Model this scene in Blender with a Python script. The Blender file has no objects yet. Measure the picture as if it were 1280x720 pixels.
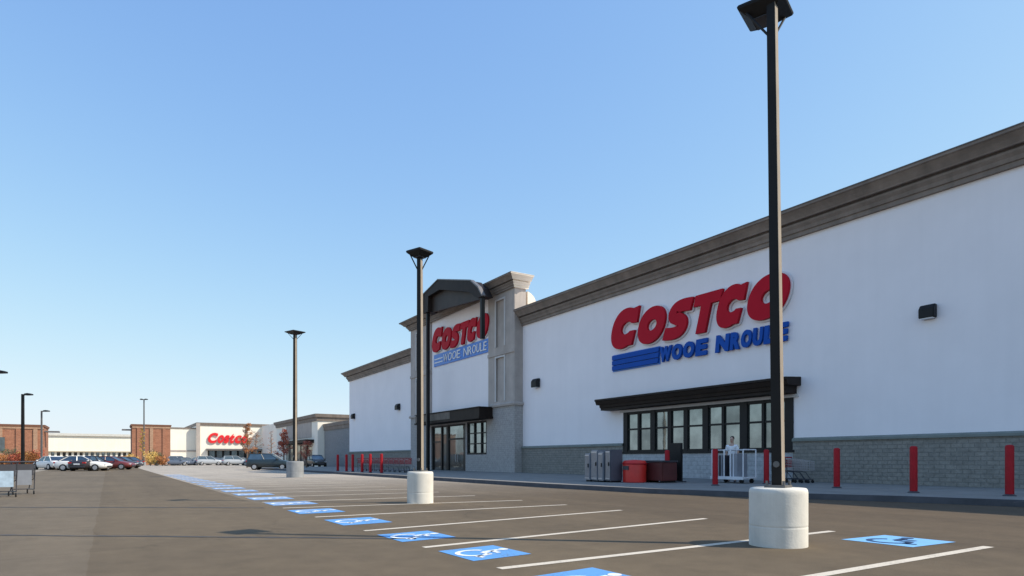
import bpy, bmesh, math, random
from mathutils import Vector, Matrix
random.seed(7)
scene = bpy.context.scene
COL = scene.collection
R = math.radians
# ------------------------------------------------------------------ survey
# metres; camera at the origin looking along +Y.  The store front runs along its own axes:
# A grows to the right along the wall, L grows from the lane into the building.
FPX, EYE, XV, YH = 800.0, 1.1, 135.0, 574.0
TH = math.atan((640 - XV) / FPX)
c, s = math.cos(TH), math.sin(TH)
RZ = math.atan2(-c, s)            # rotation of the store axes
RZ2 = TH                          # rotation of buildings that face down the lane

def W(a, l, z=0.0):
    return Vector((a * s + l * c, -a * c + l * s, z))

def spot(px, py, z=0.0):          # ground position read off the photograph
    Z = FPX * (EYE - z) / (py - YH)
    return Vector(((px - 640) / FPX * Z, Z, z))

def toAL(v):
    return v.x * s - v.y * c, v.x * c + v.y * s

# ------------------------------------------------------------------ materials
def new_mat(name):
    m = bpy.data.materials.new(name)
    m.use_nodes = True
    nt = m.node_tree
    b = nt.nodes['Principled BSDF']
    return m, nt, b

def N(nt, t, **kw):
    n = nt.nodes.new(t)
    for k, v in kw.items():
        if k in n.inputs:
            n.inputs[k].default_value = v
        else:
            setattr(n, k, v)
    return n

def ramp(nt, stops):
    r = nt.nodes.new('ShaderNodeValToRGB')
    e = r.color_ramp.elements
    while len(e) < len(stops):
        e.new(0.5)
    for i, (p, col) in enumerate(stops):
        e[i].position = p
        e[i].color = (*col, 1) if len(col) == 3 else col
    return r

def mixc(nt, a, b, fac, mode='MIX'):
    m = nt.nodes.new('ShaderNodeMix')
    m.data_type = 'RGBA'
    m.blend_type = mode
    for sock, v in ((m.inputs[0], fac), (m.inputs[6], a), (m.inputs[7], b)):
        if hasattr(v, 'is_linked') or isinstance(v, bpy.types.NodeSocket):
            nt.links.new(v, sock)
        elif isinstance(v, (int, float)):
            sock.default_value = v
        else:
            sock.default_value = (*v, 1)
    return m.outputs[2]

def mat(name, col, rough=0.6, var=0.12, scale=3.0, bump=0.0, bscale=40.0, metal=0.0, streak=0.0, spec=0.5):
    m, nt, b = new_mat(name)
    tc = N(nt, 'ShaderNodeTexCoord')
    n1 = N(nt, 'ShaderNodeTexNoise', Scale=scale, Detail=6.0, Roughness=0.6)
    nt.links.new(tc.outputs['Object'], n1.inputs['Vector'])
    r = ramp(nt, [(0.3, tuple(x * (1 - var) for x in col)), (0.7, tuple(min(1, x * (1 + var)) for x in col))])
    nt.links.new(n1.outputs['Fac'], r.inputs['Fac'])
    out = r.outputs['Color']
    if streak:
        mp = N(nt, 'ShaderNodeMapping')
        mp.inputs['Scale'].default_value = (2.2, 2.2, 0.12)
        nt.links.new(tc.outputs['Object'], mp.inputs['Vector'])
        n2 = N(nt, 'ShaderNodeTexNoise', Scale=1.0, Detail=5.0, Roughness=0.65)
        nt.links.new(mp.outputs['Vector'], n2.inputs['Vector'])
        r2 = ramp(nt, [(0.35, (1 - streak,) * 3), (0.65, (1, 1, 1))])
        nt.links.new(n2.outputs['Fac'], r2.inputs['Fac'])
        out = mixc(nt, out, r2.outputs['Color'], 1.0, 'MULTIPLY')
    nt.links.new(out, b.inputs['Base Color'])
    b.inputs['Roughness'].default_value = rough
    b.inputs['Metallic'].default_value = metal
    b.inputs['Specular IOR Level'].default_value = spec
    if bump:
        n3 = N(nt, 'ShaderNodeTexNoise', Scale=bscale, Detail=4.0)
        nt.links.new(tc.outputs['Object'], n3.inputs['Vector'])
        bp = N(nt, 'ShaderNodeBump', Strength=bump, Distance=0.02)
        nt.links.new(n3.outputs['Fac'], bp.inputs['Height'])
        nt.links.new(bp.outputs['Normal'], b.inputs['Normal'])
    return m

def block_mat(name, c1, c2, mortar, w=0.4, h=0.2, bump=0.6, rough=0.85):
    m, nt, b = new_mat(name)
    tc = N(nt, 'ShaderNodeTexCoord')
    sp = N(nt, 'ShaderNodeSeparateXYZ')
    nt.links.new(tc.outputs['Object'], sp.inputs[0])
    ad = N(nt, 'ShaderNodeMath', operation='ADD')
    nt.links.new(sp.outputs[0], ad.inputs[0]); nt.links.new(sp.outputs[1], ad.inputs[1])
    cb = N(nt, 'ShaderNodeCombineXYZ')
    nt.links.new(ad.outputs[0], cb.inputs[0]); nt.links.new(sp.outputs[2], cb.inputs[1])
    br = N(nt, 'ShaderNodeTexBrick')
    br.inputs['Scale'].default_value = 1.0
    br.inputs['Brick Width'].default_value = w
    br.inputs['Row Height'].default_value = h
    br.inputs['Mortar Size'].default_value = 0.012
    br.inputs['Color1'].default_value = (*c1, 1)
    br.inputs['Color2'].default_value = (*c2, 1)
    br.inputs['Mortar'].default_value = (*mortar, 1)
    nt.links.new(cb.outputs[0], br.inputs['Vector'])
    n1 = N(nt, 'ShaderNodeTexNoise', Scale=6.0, Detail=8.0, Roughness=0.7)
    nt.links.new(tc.outputs['Object'], n1.inputs['Vector'])
    r = ramp(nt, [(0.3, (0.72,) * 3), (0.7, (1.15,) * 3)])
    nt.links.new(n1.outputs['Fac'], r.inputs['Fac'])
    out = mixc(nt, br.outputs['Color'], r.outputs['Color'], 1.0, 'MULTIPLY')
    nt.links.new(out, b.inputs['Base Color'])
    b.inputs['Roughness'].default_value = rough
    n2 = N(nt, 'ShaderNodeTexNoise', Scale=14.0, Detail=5.0)
    nt.links.new(tc.outputs['Object'], n2.inputs['Vector'])
    mul = N(nt, 'ShaderNodeMath', operation='MULTIPLY_ADD')
    nt.links.new(br.outputs['Fac'], mul.inputs[0]); mul.inputs[1].default_value = -0.8
    nt.links.new(n2.outputs['Fac'], mul.inputs[2])
    bp = N(nt, 'ShaderNodeBump', Strength=bump, Distance=0.03)
    nt.links.new(mul.outputs[0], bp.inputs['Height'])
    nt.links.new(bp.outputs['Normal'], b.inputs['Normal'])
    return m

def paint_mat(name, col, wear=0.5):            # worn road paint: asphalt shows through
    m, nt, b = new_mat(name)
    tc = N(nt, 'ShaderNodeTexCoord')
    n1 = N(nt, 'ShaderNodeTexNoise', Scale=26.0, Detail=8.0, Roughness=0.75)
    n2 = N(nt, 'ShaderNodeTexNoise', Scale=1.6, Detail=3.0)
    for n in (n1, n2):
        nt.links.new(tc.outputs['Object'], n.inputs['Vector'])
    ad = N(nt, 'ShaderNodeMath', operation='MULTIPLY_ADD')
    nt.links.new(n2.outputs['Fac'], ad.inputs[0]); ad.inputs[1].default_value = 0.45
    nt.links.new(n1.outputs['Fac'], ad.inputs[2])
    r = ramp(nt, [(0.50 - 0.0, (0, 0, 0)), (0.50 + 0.20, (1, 1, 1))])
    nt.links.new(ad.outputs[0], r.inputs['Fac'])
    f = N(nt, 'ShaderNodeMath', operation='MULTIPLY_ADD')
    nt.links.new(r.outputs['Color'], f.inputs[0]); f.inputs[1].default_value = wear; f.inputs[2].default_value = 1 - wear
    out = mixc(nt, (0.11, 0.092, 0.07), col, f.outputs[0])
    nt.links.new(out, b.inputs['Base Color'])
    b.inputs['Roughness'].default_value = 0.75
    return m

def asphalt_mat():
    m, nt, b = new_mat('asphalt')
    tc = N(nt, 'ShaderNodeTexCoord')
    mp = N(nt, 'ShaderNodeMapping')
    mp.inputs['Rotation'].default_value = (0, 0, math.pi / 2 - TH)
    nt.links.new(tc.outputs['Object'], mp.inputs['Vector'])
    sp = N(nt, 'ShaderNodeSeparateXYZ')
    nt.links.new(mp.outputs['Vector'], sp.inputs[0])
    base = (0.147, 0.112, 0.072)
    big = N(nt, 'ShaderNodeTexNoise', Scale=0.22, Detail=7.0, Roughness=0.62)
    nt.links.new(tc.outputs['Object'], big.inputs['Vector'])
    rb = ramp(nt, [(0.32, (0.86, 0.86, 0.87)), (0.68, (1.12, 1.11, 1.09))])
    nt.links.new(big.outputs['Fac'], rb.inputs['Fac'])
    # streaks worn along the driving direction
    mp2 = N(nt, 'ShaderNodeMapping')
    mp2.inputs['Scale'].default_value = (0.035, 0.9, 1)
    nt.links.new(mp.outputs['Vector'], mp2.inputs['Vector'])
    st = N(nt, 'ShaderNodeTexNoise', Scale=1.0, Detail=4.0, Roughness=0.6)
    nt.links.new(mp2.outputs['Vector'], st.inputs['Vector'])
    rs = ramp(nt, [(0.35, (0.90, 0.90, 0.90)), (0.65, (1.06, 1.06, 1.06))])
    nt.links.new(st.outputs['Fac'], rs.inputs['Fac'])
    fine = N(nt, 'ShaderNodeTexNoise', Scale=95.0, Detail=5.0, Roughness=0.8)
    nt.links.new(tc.outputs['Object'], fine.inputs['Vector'])
    rf = ramp(nt, [(0.3, (0.62, 0.62, 0.62)), (0.7, (1.34, 1.33, 1.31))])
    nt.links.new(fine.outputs['Fac'], rf.inputs['Fac'])
    # older, paler paving to the left of the lane seam
    lt = N(nt, 'ShaderNodeMath', operation='LESS_THAN'); lt.inputs[1].default_value = -0.12
    wv = N(nt, 'ShaderNodeTexNoise', Scale=0.8, Detail=3.0)
    nt.links.new(mp.outputs['Vector'], wv.inputs['Vector'])
    wa = N(nt, 'ShaderNodeMath', operation='MULTIPLY_ADD'); wa.inputs[1].default_value = 0.12
    nt.links.new(wv.outputs['Fac'], wa.inputs[0]); nt.links.new(sp.outputs[1], wa.inputs[2])
    nt.links.new(wa.outputs[0], lt.inputs[0])
    col = mixc(nt, base, (0.170, 0.134, 0.092), lt.outputs[0])
    # far stalls fade paler: glancing sheen and blended stripes painted in
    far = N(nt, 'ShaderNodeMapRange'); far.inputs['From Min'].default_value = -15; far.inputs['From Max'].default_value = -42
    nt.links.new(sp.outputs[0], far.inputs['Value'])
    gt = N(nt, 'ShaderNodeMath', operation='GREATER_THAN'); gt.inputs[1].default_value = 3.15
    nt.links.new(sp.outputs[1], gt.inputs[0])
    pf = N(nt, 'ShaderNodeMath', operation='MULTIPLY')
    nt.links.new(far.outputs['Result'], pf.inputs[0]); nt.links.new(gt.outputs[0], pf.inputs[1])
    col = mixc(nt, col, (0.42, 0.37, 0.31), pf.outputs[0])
    far2 = N(nt, 'ShaderNodeMath', operation='LESS_THAN'); far2.inputs[1].default_value = -5.2
    nt.links.new(sp.outputs[1], far2.inputs[0])
    col = mixc(nt, col, (0.30, 0.26, 0.21), far2.outputs[0])
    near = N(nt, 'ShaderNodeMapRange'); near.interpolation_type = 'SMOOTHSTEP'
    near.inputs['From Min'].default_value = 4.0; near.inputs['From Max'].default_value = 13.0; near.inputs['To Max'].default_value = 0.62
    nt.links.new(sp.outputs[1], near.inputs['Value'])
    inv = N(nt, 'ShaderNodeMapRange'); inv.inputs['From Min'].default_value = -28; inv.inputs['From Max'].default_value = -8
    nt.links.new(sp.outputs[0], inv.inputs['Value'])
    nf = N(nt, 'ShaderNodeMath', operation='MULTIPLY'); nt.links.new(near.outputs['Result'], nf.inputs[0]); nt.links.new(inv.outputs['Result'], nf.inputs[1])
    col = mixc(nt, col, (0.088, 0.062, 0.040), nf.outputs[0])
    for r_ in (rb, rs, rf):
        col = mixc(nt, col, r_.outputs['Color'], 1.0, 'MULTIPLY')
    # oil drips
    vo = N(nt, 'ShaderNodeTexVoronoi', Scale=0.55)
    nt.links.new(tc.outputs['Object'], vo.inputs['Vector'])
    rv = ramp(nt, [(0.02, (0.55, 0.55, 0.55)), (0.13, (1, 1, 1))])
    nt.links.new(vo.outputs['Distance'], rv.inputs['Fac'])
    col = mixc(nt, col, rv.outputs['Color'], 0.55, 'MULTIPLY')
    wn = N(nt, 'ShaderNodeTexNoise', Scale=1.3, Detail=5.0)
    nt.links.new(tc.outputs['Object'], wn.inputs['Vector'])
    wm_ = nt.nodes.new('ShaderNodeVectorMath'); wm_.operation = 'MULTIPLY_ADD'
    nt.links.new(wn.outputs['Color'], wm_.inputs[0]); wm_.inputs[1].default_value = (1.1, 1.1, 0); nt.links.new(tc.outputs['Object'], wm_.inputs[2])
    ck = N(nt, 'ShaderNodeTexVoronoi', Scale=0.16); ck.feature = 'DISTANCE_TO_EDGE'
    nt.links.new(wm_.outputs[0], ck.inputs['Vector'])
    rc = ramp(nt, [(0.0, (0.45, 0.45, 0.45)), (0.0045, (1, 1, 1))])
    nt.links.new(ck.outputs['Distance'], rc.inputs['Fac'])
    mk = N(nt, 'ShaderNodeTexNoise', Scale=0.12, Detail=2.0)
    nt.links.new(tc.outputs['Object'], mk.inputs['Vector'])
    rk = ramp(nt, [(0.42, (0, 0, 0)), (0.60, (0.8, 0.8, 0.8))])
    nt.links.new(mk.outputs['Fac'], rk.inputs['Fac'])
    col = mixc(nt, col, rc.outputs['Color'], rk.outputs['Color'], 'MULTIPLY')
    mid = N(nt, 'ShaderNodeTexNoise', Scale=2.6, Detail=6.0, Roughness=0.7)
    nt.links.new(tc.outputs['Object'], mid.inputs['Vector'])
    rm = ramp(nt, [(0.3, (0.86, 0.86, 0.86)), (0.7, (1.12, 1.12, 1.12))])
    nt.links.new(mid.outputs['Fac'], rm.inputs['Fac'])
    col = mixc(nt, col, rm.outputs['Color'], 1.0, 'MULTIPLY')
    nt.links.new(col, b.inputs['Base Color'])
    b.inputs['Roughness'].default_value = 0.85
    b.inputs['Specular IOR Level'].default_value = 0.25
    bp = N(nt, 'ShaderNodeBump', Strength=0.35, Distance=0.01)
    nt.links.new(fine.outputs['Fac'], bp.inputs['Height'])
    nt.links.new(bp.outputs['Normal'], b.inputs['Normal'])
    return m

def glass_mat(name, tint=(0.02, 0.03, 0.03), refl=0.4):
    m, nt, b = new_mat(name)
    out = nt.nodes['Material Output']
    b.inputs['Base Color'].default_value = (*tint, 1)
    b.inputs['Roughness'].default_value = 0.35
    gl = N(nt, 'ShaderNodeBsdfGlossy'); gl.inputs['Roughness'].default_value = 0.03
    gl.inputs['Color'].default_value = (0.78, 0.93, 0.95, 1)
    tc = N(nt, 'ShaderNodeTexCoord')
    nz = N(nt, 'ShaderNodeTexNoise', Scale=0.9, Detail=2.0)
    nt.links.new(tc.outputs['Object'], nz.inputs['Vector'])
    bp = N(nt, 'ShaderNodeBump', Strength=0.06, Distance=0.05)
    nt.links.new(nz.outputs['Fac'], bp.inputs['Height'])
    nt.links.new(bp.outputs['Normal'], gl.inputs['Normal'])
    mx = N(nt, 'ShaderNodeMixShader')
    nv = N(nt, 'ShaderNodeTexNoise', Scale=0.9, Detail=3.0, Roughness=0.55)
    nt.links.new(tc.outputs['Object'], nv.inputs['Vector'])
    mr = N(nt, 'ShaderNodeMapRange'); mr.inputs['From Min'].default_value = 0.38; mr.inputs['From Max'].default_value = 0.62  # uneven mirror strength imitates blotchy reflections of the surroundings
    mr.inputs['To Min'].default_value = refl*0.7; mr.inputs['To Max'].default_value = refl*1.15
    nt.links.new(nv.outputs['Fac'], mr.inputs['Value']); nt.links.new(mr.outputs['Result'], mx.inputs[0])
    nt.links.new(b.outputs[0], mx.inputs[1]); nt.links.new(gl.outputs[0], mx.inputs[2])
    nt.links.new(mx.outputs[0], out.inputs['Surface'])
    return m

def leaf_mat(name, cols):
    m, nt, b = new_mat(name)
    tc = N(nt, 'ShaderNodeTexCoord')
    n1 = N(nt, 'ShaderNodeTexNoise', Scale=2.2, Detail=3.0)
    nt.links.new(tc.outputs['Object'], n1.inputs['Vector'])
    k = len(cols)
    r = ramp(nt, [(0.3 + 0.4 * i / (k - 1), cols[i]) for i in range(k)])
    nt.links.new(n1.outputs['Fac'], r.inputs['Fac'])
    nt.links.new(r.outputs['Color'], b.inputs['Base Color'])
    b.inputs['Roughness'].default_value = 0.7
    return m

M = {}
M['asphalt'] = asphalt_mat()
M['white_wall'] = mat('white_stucco', (0.92, 0.87, 0.875), 0.8, 0.03, 0.4, 0.06, 60, streak=0.022)
M['cream_wall'] = mat('cream_stucco', (0.90, 0.84, 0.73), 0.8, 0.04, 0.4, streak=0.05)
M['portal'] = mat('portal_stone', (0.46, 0.405, 0.365), 0.85, 0.12, 1.2, 0.2, 25, streak=0.15)
M['portal_light'] = mat('portal_trim', (0.62, 0.60, 0.58), 0.8, 0.06, 1.2, streak=0.1)
M['cornice'] = mat('cornice_stone', (0.26, 0.21, 0.175), 0.8, 0.16, 1.0, 0.15, 30, streak=0.25)
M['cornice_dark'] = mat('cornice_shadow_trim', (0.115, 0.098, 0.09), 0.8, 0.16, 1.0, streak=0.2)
M['flashing'] = mat('metal_flashing', (0.16, 0.15, 0.15), 0.5, 0.1, 2.0, metal=0.3)
M['block'] = block_mat('split_face_block', (0.29, 0.27, 0.235), (0.255, 0.24, 0.21), (0.215, 0.205, 0.18), 0.36, 0.15, bump=0.9)
M['block_portal'] = block_mat('smooth_block', (0.43, 0.405, 0.385), (0.40, 0.375, 0.355), (0.33, 0.31, 0.295), 0.3, 0.15, bump=0.2)
M['blockcap'] = mat('block_cap', (0.20, 0.22, 0.20), 0.8, 0.12, 2)
M['brick'] = block_mat('red_brick', (0.44, 0.19, 0.11), (0.34, 0.14, 0.08), (0.33, 0.22, 0.16), 0.5, 0.2)
M['brick_pale'] = block_mat('tan_brick', (0.50, 0.31, 0.20), (0.42, 0.25, 0.16), (0.36, 0.26, 0.20), 0.5, 0.2)
M['black_metal'] = mat('black_metal', (0.009, 0.009, 0.010), 0.5, 0.2, 4, spec=0.3)
M['bronze'] = mat('dark_bronze', (0.024, 0.015, 0.011), 0.6, 0.25, 2, streak=0.3, spec=0.25)
M['hood_brown'] = mat('hood_brown', (0.036, 0.023, 0.017), 0.6, 0.3, 1, streak=0.3)
M['bronze_light'] = mat('faded_bronze', (0.17, 0.145, 0.12), 0.7, 0.2, 2, streak=0.2)
M['pole'] = mat('pole_paint', (0.012, 0.010, 0.009), 0.55, 0.25, 3, streak=0.25, spec=0.25)
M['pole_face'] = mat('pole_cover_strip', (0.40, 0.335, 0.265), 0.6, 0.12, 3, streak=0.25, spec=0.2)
M['cream_end'] = mat('cream_trim', (0.80, 0.70, 0.57), 0.8, 0.06, 1)  # cream instead of cornice brown, imitating sun on the end faces
M['pole_grey'] = mat('pole_grey_paint', (0.12, 0.115, 0.11), 0.5, 0.15, 3)
M['concrete'] = mat('cast_concrete', (0.74, 0.70, 0.62), 0.9, 0.10, 2.6, 0.16, 45, streak=0.20)
M['concrete_grey'] = mat('grey_concrete', (0.30, 0.31, 0.32), 0.9, 0.14, 3, 0.3, 30, streak=0.15)
M['walk'] = mat('sidewalk_concrete', (0.235, 0.225, 0.205), 0.9, 0.15, 0.9, 0.2, 50)
M['kerb'] = mat('kerb_concrete', (0.085, 0.085, 0.095), 0.9, 0.25, 1.5, 0.2, 30)
M['kerb_blue'] = mat('kerb_blue_paint', (0.04, 0.08, 0.30), 0.7, 0.3, 3.0)
M['red_sign'] = mat('sign_red', (0.50, 0.006, 0.022), 0.6, 0.05, 1, spec=0.15)
M['red_sign_far'] = mat('sign_red_bright', (0.75, 0.015, 0.02), 0.4, 0.05, 1)
M['blue_sign'] = mat('sign_blue', (0.010, 0.085, 0.40), 0.6, 0.08, 1, spec=0.15)
M['blue_sign_light'] = mat('sign_blue_light', (0.05, 0.20, 0.62), 0.35, 0.08, 1)
M['white_sign'] = mat('sign_white', (0.80, 0.80, 0.81), 0.5, 0.03, 1)
M['red_bollard'] = mat('bollard_red', (0.40, 0.008, 0.016), 0.55, 0.15, 4, streak=0.2, spec=0.25)
M['red_plastic'] = mat('red_plastic', (0.62, 0.028, 0.02), 0.4, 0.1, 3)
M['grey_metal'] = mat('grey_metal', (0.26, 0.28, 0.32), 0.45, 0.12, 3, metal=0.2, streak=0.1)
M['slate'] = mat('slate_metal', (0.09, 0.095, 0.12), 0.5, 0.15, 3)
M['dark_grey'] = mat('dark_grey', (0.045, 0.045, 0.055), 0.5, 0.2, 3)
M['white_metal'] = mat('white_metal', (0.72, 0.73, 0.76), 0.4, 0.06, 3)
M['chrome'] = mat('zinc_wire', (0.42, 0.42, 0.45), 0.35, 0.1, 5, metal=0.6)
M['glass'] = glass_mat('store_glass', (0.02, 0.026, 0.026), 0.25)
M['glass_deep'] = glass_mat('deep_glass', (0.014, 0.02, 0.02), 0.17)
M['glass_dark'] = glass_mat('dark_glass', (0.012, 0.012, 0.014), 0.16)
M['car_glass'] = glass_mat('car_glass', (0.012, 0.014, 0.018), 0.22)
M['rubber'] = mat('rubber', (0.012, 0.012, 0.012), 0.85, 0.2, 6)
M['blue_pale'] = mat('pale_blue_panel', (0.36, 0.47, 0.58), 0.4, 0.2, 6)
M['rim'] = mat('wheel_rim', (0.45, 0.45, 0.47), 0.35, 0.1, 6, metal=0.7)
M['lamp_red'] = mat('tail_lamp', (0.45, 0.01, 0.012), 0.2, 0.1, 8)
M['lamp_clear'] = mat('head_lamp', (0.70, 0.71, 0.73), 0.15, 0.05, 8)
M['line_white'] = paint_mat('line_paint', (0.64, 0.565, 0.46), 0.62)
M['mark_blue'] = paint_mat('accessible_blue', (0.11, 0.32, 0.66), 0.75)
M['mark_pale'] = paint_mat('accessible_pale_blue', (0.19, 0.45, 0.76), 0.35)
M['mark_far'] = paint_mat('accessible_faded_blue', (0.20, 0.36, 0.62), 0.75)
M['mark_white'] = paint_mat('accessible_white', (0.80, 0.84, 0.88), 0.45)
M['mark_dark'] = paint_mat('accessible_dark', (0.015, 0.06, 0.16), 0.35)
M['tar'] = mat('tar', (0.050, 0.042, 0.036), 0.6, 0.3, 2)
M['bark'] = mat('bark', (0.16, 0.11, 0.08), 0.9, 0.3, 6)
M['leaf_orange'] = leaf_mat('leaf_orange', [(0.16, 0.06, 0.02), (0.42, 0.16, 0.045), (0.55, 0.26, 0.10)])
M['leaf_red'] = leaf_mat('leaf_red', [(0.14, 0.03, 0.02), (0.42, 0.09, 0.045), (0.50, 0.17, 0.09)])
M['leaf_yellow'] = leaf_mat('leaf_yellow', [(0.28, 0.16, 0.03), (0.60, 0.38, 0.09), (0.72, 0.55, 0.22)])
M['leaf_green'] = leaf_mat('leaf_green', [(0.02, 0.035, 0.02), (0.055, 0.08, 0.03), (0.10, 0.11, 0.05)])
M['skin'] = mat('skin', (0.50, 0.31, 0.23), 0.55, 0.08, 8)
M['shirt'] = mat('white_cotton', (0.80, 0.80, 0.82), 0.8, 0.06, 8, 0.3, 30)
M['trousers'] = mat('dark_cotton', (0.022, 0.024, 0.032), 0.85, 0.2, 8, 0.3, 40)
M['hair'] = mat('dark_hair', (0.03, 0.02, 0.014), 0.6, 0.3, 20)
M['interior'] = mat('dim_interior', (0.05, 0.048, 0.045), 0.9, 0.3, 1)

# ------------------------------------------------------------------ mesh helpers
class MB:
    def __init__(self): self.v, self.f = [], []
    def add(self, vs, fs):
        o = len(self.v); self.v += [tuple(p) for p in vs]; self.f += [tuple(i + o for i in q) for q in fs]; return self
    def box(self, x0, x1, y0, y1, z0, z1):
        return self.add([(x0,y0,z0),(x1,y0,z0),(x1,y1,z0),(x0,y1,z0),(x0,y0,z1),(x1,y0,z1),(x1,y1,z1),(x0,y1,z1)],
                        [(0,3,2,1),(4,5,6,7),(0,1,5,4),(1,2,6,5),(2,3,7,6),(3,0,4,7)])
    def prism(self, pts, d, axis):          # closed polygon pushed from d[0] to d[1] along axis
        n = len(pts); mk = {'x': lambda p, t: (t, p[0], p[1]), 'y': lambda p, t: (p[0], t, p[1]), 'z': lambda p, t: (p[0], p[1], t)}[axis]
        vs = [mk(p, d[0]) for p in pts] + [mk(p, d[1]) for p in pts]
        fs = [tuple(range(n)), tuple(range(2*n-1, n-1, -1))] + [(i, i+n, (i+1)%n+n, (i+1)%n) for i in range(n)]
        return self.add(vs, fs)
    def ring(self, outer, inner, d):        # band between two open polylines, pushed along y
        n = len(outer)
        for i in range(n - 1):
            q = [outer[i], outer[i+1], inner[i+1], inner[i]]
            vs = [(p[0], d[0], p[1]) for p in q] + [(p[0], d[1], p[1]) for p in q]
            fs = [(0,1,2,3), (7,6,5,4), (0,4,5,1), (2,6,7,3)]
            if i == 0: fs.append((3,7,4,0))
            if i == n-2: fs.append((1,5,6,2))
            self.add(vs, fs)
        return self
    def tube(self, p0, p1, r0, r1=None, n=10, caps=True):
        r1 = r0 if r1 is None else r1
        p0, p1 = Vector(p0), Vector(p1); d = (p1 - p0).normalized()
        u = d.orthogonal().normalized(); w = d.cross(u)
        vs = []
        for p, r in ((p0, r0), (p1, r1)):
            vs += [p + (u*math.cos(2*math.pi*i/n) + w*math.sin(2*math.pi*i/n))*r for i in range(n)]
        fs = [(i, (i+1)%n, (i+1)%n+n, i+n) for i in range(n)]
        if caps: fs += [tuple(range(n-1, -1, -1)), tuple(range(n, 2*n))]
        return self.add(vs, fs)
    def path(self, pts, r, n=8):
        for a, b in zip(pts, pts[1:]): self.tube(a, b, r, r, n)
        return self
    def lathe(self, prof, n=32, cx=0, cy=0):
        k = len(prof); vs = []
        for r, z in prof:
            vs += [(cx + r*math.cos(2*math.pi*i/n), cy + r*math.sin(2*math.pi*i/n), z) for i in range(n)]
        fs = []
        for j in range(k-1):
            fs += [(j*n+i, j*n+(i+1)%n, (j+1)*n+(i+1)%n, (j+1)*n+i) for i in range(n)]
        fs += [tuple(range(n-1,-1,-1)), tuple(range((k-1)*n, k*n))]
        return self.add(vs, fs)
    def sweep(self, path, prof, closed_top=None):   # moulding: path of (x,y,nx,ny) mitre vectors, profile of (out,z)
        m = len(prof); vs = []
        for (x, y, nx, ny) in path:
            vs += [(x + nx*o, y + ny*o, z) for o, z in prof]
        fs = []
        for i in range(len(path)-1):
            for j in range(m-1):
                fs.append((i*m+j, (i+1)*m+j, (i+1)*m+j+1, i*m+j+1))
        fs.append(tuple(range(m-1,-1,-1))); e = (len(path)-1)*m
        fs.append(tuple(range(e, e+m)))
        return self.add(vs, fs)
    def build(self, name, mt, parent=None, off=(0,0,0), smooth=False, bevel=0.0, seg=2, autos=None):
        me = bpy.data.meshes.new(name)
        me.from_pydata([(x-off[0], y-off[1], z-off[2]) for x, y, z in self.v], [], self.f)
        bm = bmesh.new(); bm.from_mesh(me)
        bmesh.ops.recalc_face_normals(bm, faces=bm.faces)
        if bevel:
            es = [e for e in bm.edges if len(e.link_faces) == 2 and e.calc_face_angle(0) > 0.5]
            bmesh.ops.bevel(bm, geom=es, offset=bevel, segments=seg, affect='EDGES', clamp_overlap=True)
        if smooth:
            for f in bm.faces: f.smooth = True
            for e in bm.edges:
                if len(e.link_faces) == 2 and e.calc_face_angle(0) > R(autos or 40): e.smooth = False
        bm.to_mesh(me); bm.free()
        me.materials.append(mt)
        o = bpy.data.objects.new(name, me); COL.objects.link(o)
        if parent: o.parent = parent
        return o

def thing(name, label, cat, loc=(0,0,0), rz=0.0, group=None):
    o = bpy.data.objects.new(name, None); COL.objects.link(o)
    o.empty_display_size = 0.2
    o.location = loc; o.rotation_euler = (0, 0, rz); o['label'] = label; o['category'] = cat
    if group: o['group'] = group
    return o

def tag(o, label, cat, group=None):
    o['label'] = label; o['category'] = cat
    if group: o['group'] = group
    return o

def structure(o):
    o['kind'] = 'structure'; return o

def fthing(name, label, cat, a, l, z=0.0, group=None):   # a thing standing square to the store front
    return thing(name, label, cat, W(a, l, z), RZ, group)

def copy_tree(o, parent=None):
    q = o.copy(); COL.objects.link(q)
    if parent: q.parent = parent
    for ch in list(o.children): copy_tree(ch, q)
    return q

def place(o, loc, rz=None, label=None, group=None):
    o.location = loc
    if rz is not None: o.rotation_euler = (o.rotation_euler[0], o.rotation_euler[1], rz)
    if label: o['label'] = label
    if group: o['group'] = group
    return o

def grid_polygon(pts, z, name, mt):
    return MB().add([(p[0], p[1], z) for p in pts], [tuple(range(len(pts)))]).build(name, mt)

# ------------------------------------------------------------------ ground, walk, kerb
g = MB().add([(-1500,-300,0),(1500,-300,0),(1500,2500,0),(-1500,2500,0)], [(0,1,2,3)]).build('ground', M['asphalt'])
structure(g)
KERB = [(18.0, 18.2), (-5.0, 18.1), (-8.5, 17.2), (-11.5, 15.8), (-14.8, 14.7), (-20, 14.3), (-78.5, 14.3), (-80.5, 15.2), (-81.5, 17.5), (-81.5, 27)]
def strip(al_out, off0, off1, z0, z1, name, mt):
    n = len(al_out); outs = []; ins = []
    for i, p in enumerate(al_out):
        a = Vector(al_out[max(i-1,0)]); b = Vector(al_out[min(i+1,n-1)])
        d = (b-a).normalized(); nrm = Vector((d.y, -d.x))
        if nrm.dot(Vector((0, 1)) if i < 8 else Vector((1, 0))) < 0: nrm = -nrm
        outs.append(Vector(p) + nrm*off0); ins.append(Vector(p) + nrm*off1)
    m = MB()
    for i in range(n-1):
        q = [outs[i], outs[i+1], ins[i+1], ins[i]]
        vs = [W(p.x, p.y, z0) for p in q] + [W(p.x, p.y, z1) for p in q]
        m.add(vs, [(0,1,5,4),(4,5,6,7),(2,3,7,6),(0,3,2,1)] + ([(3,0,4,7)] if i == 0 else []) + ([(1,2,6,5)] if i == n-2 else []))
    return structure(m.build(name, mt))
strip(KERB[1:], 0.0, 0.16, -0.05, 0.156, 'kerb', M['kerb'])
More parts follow.
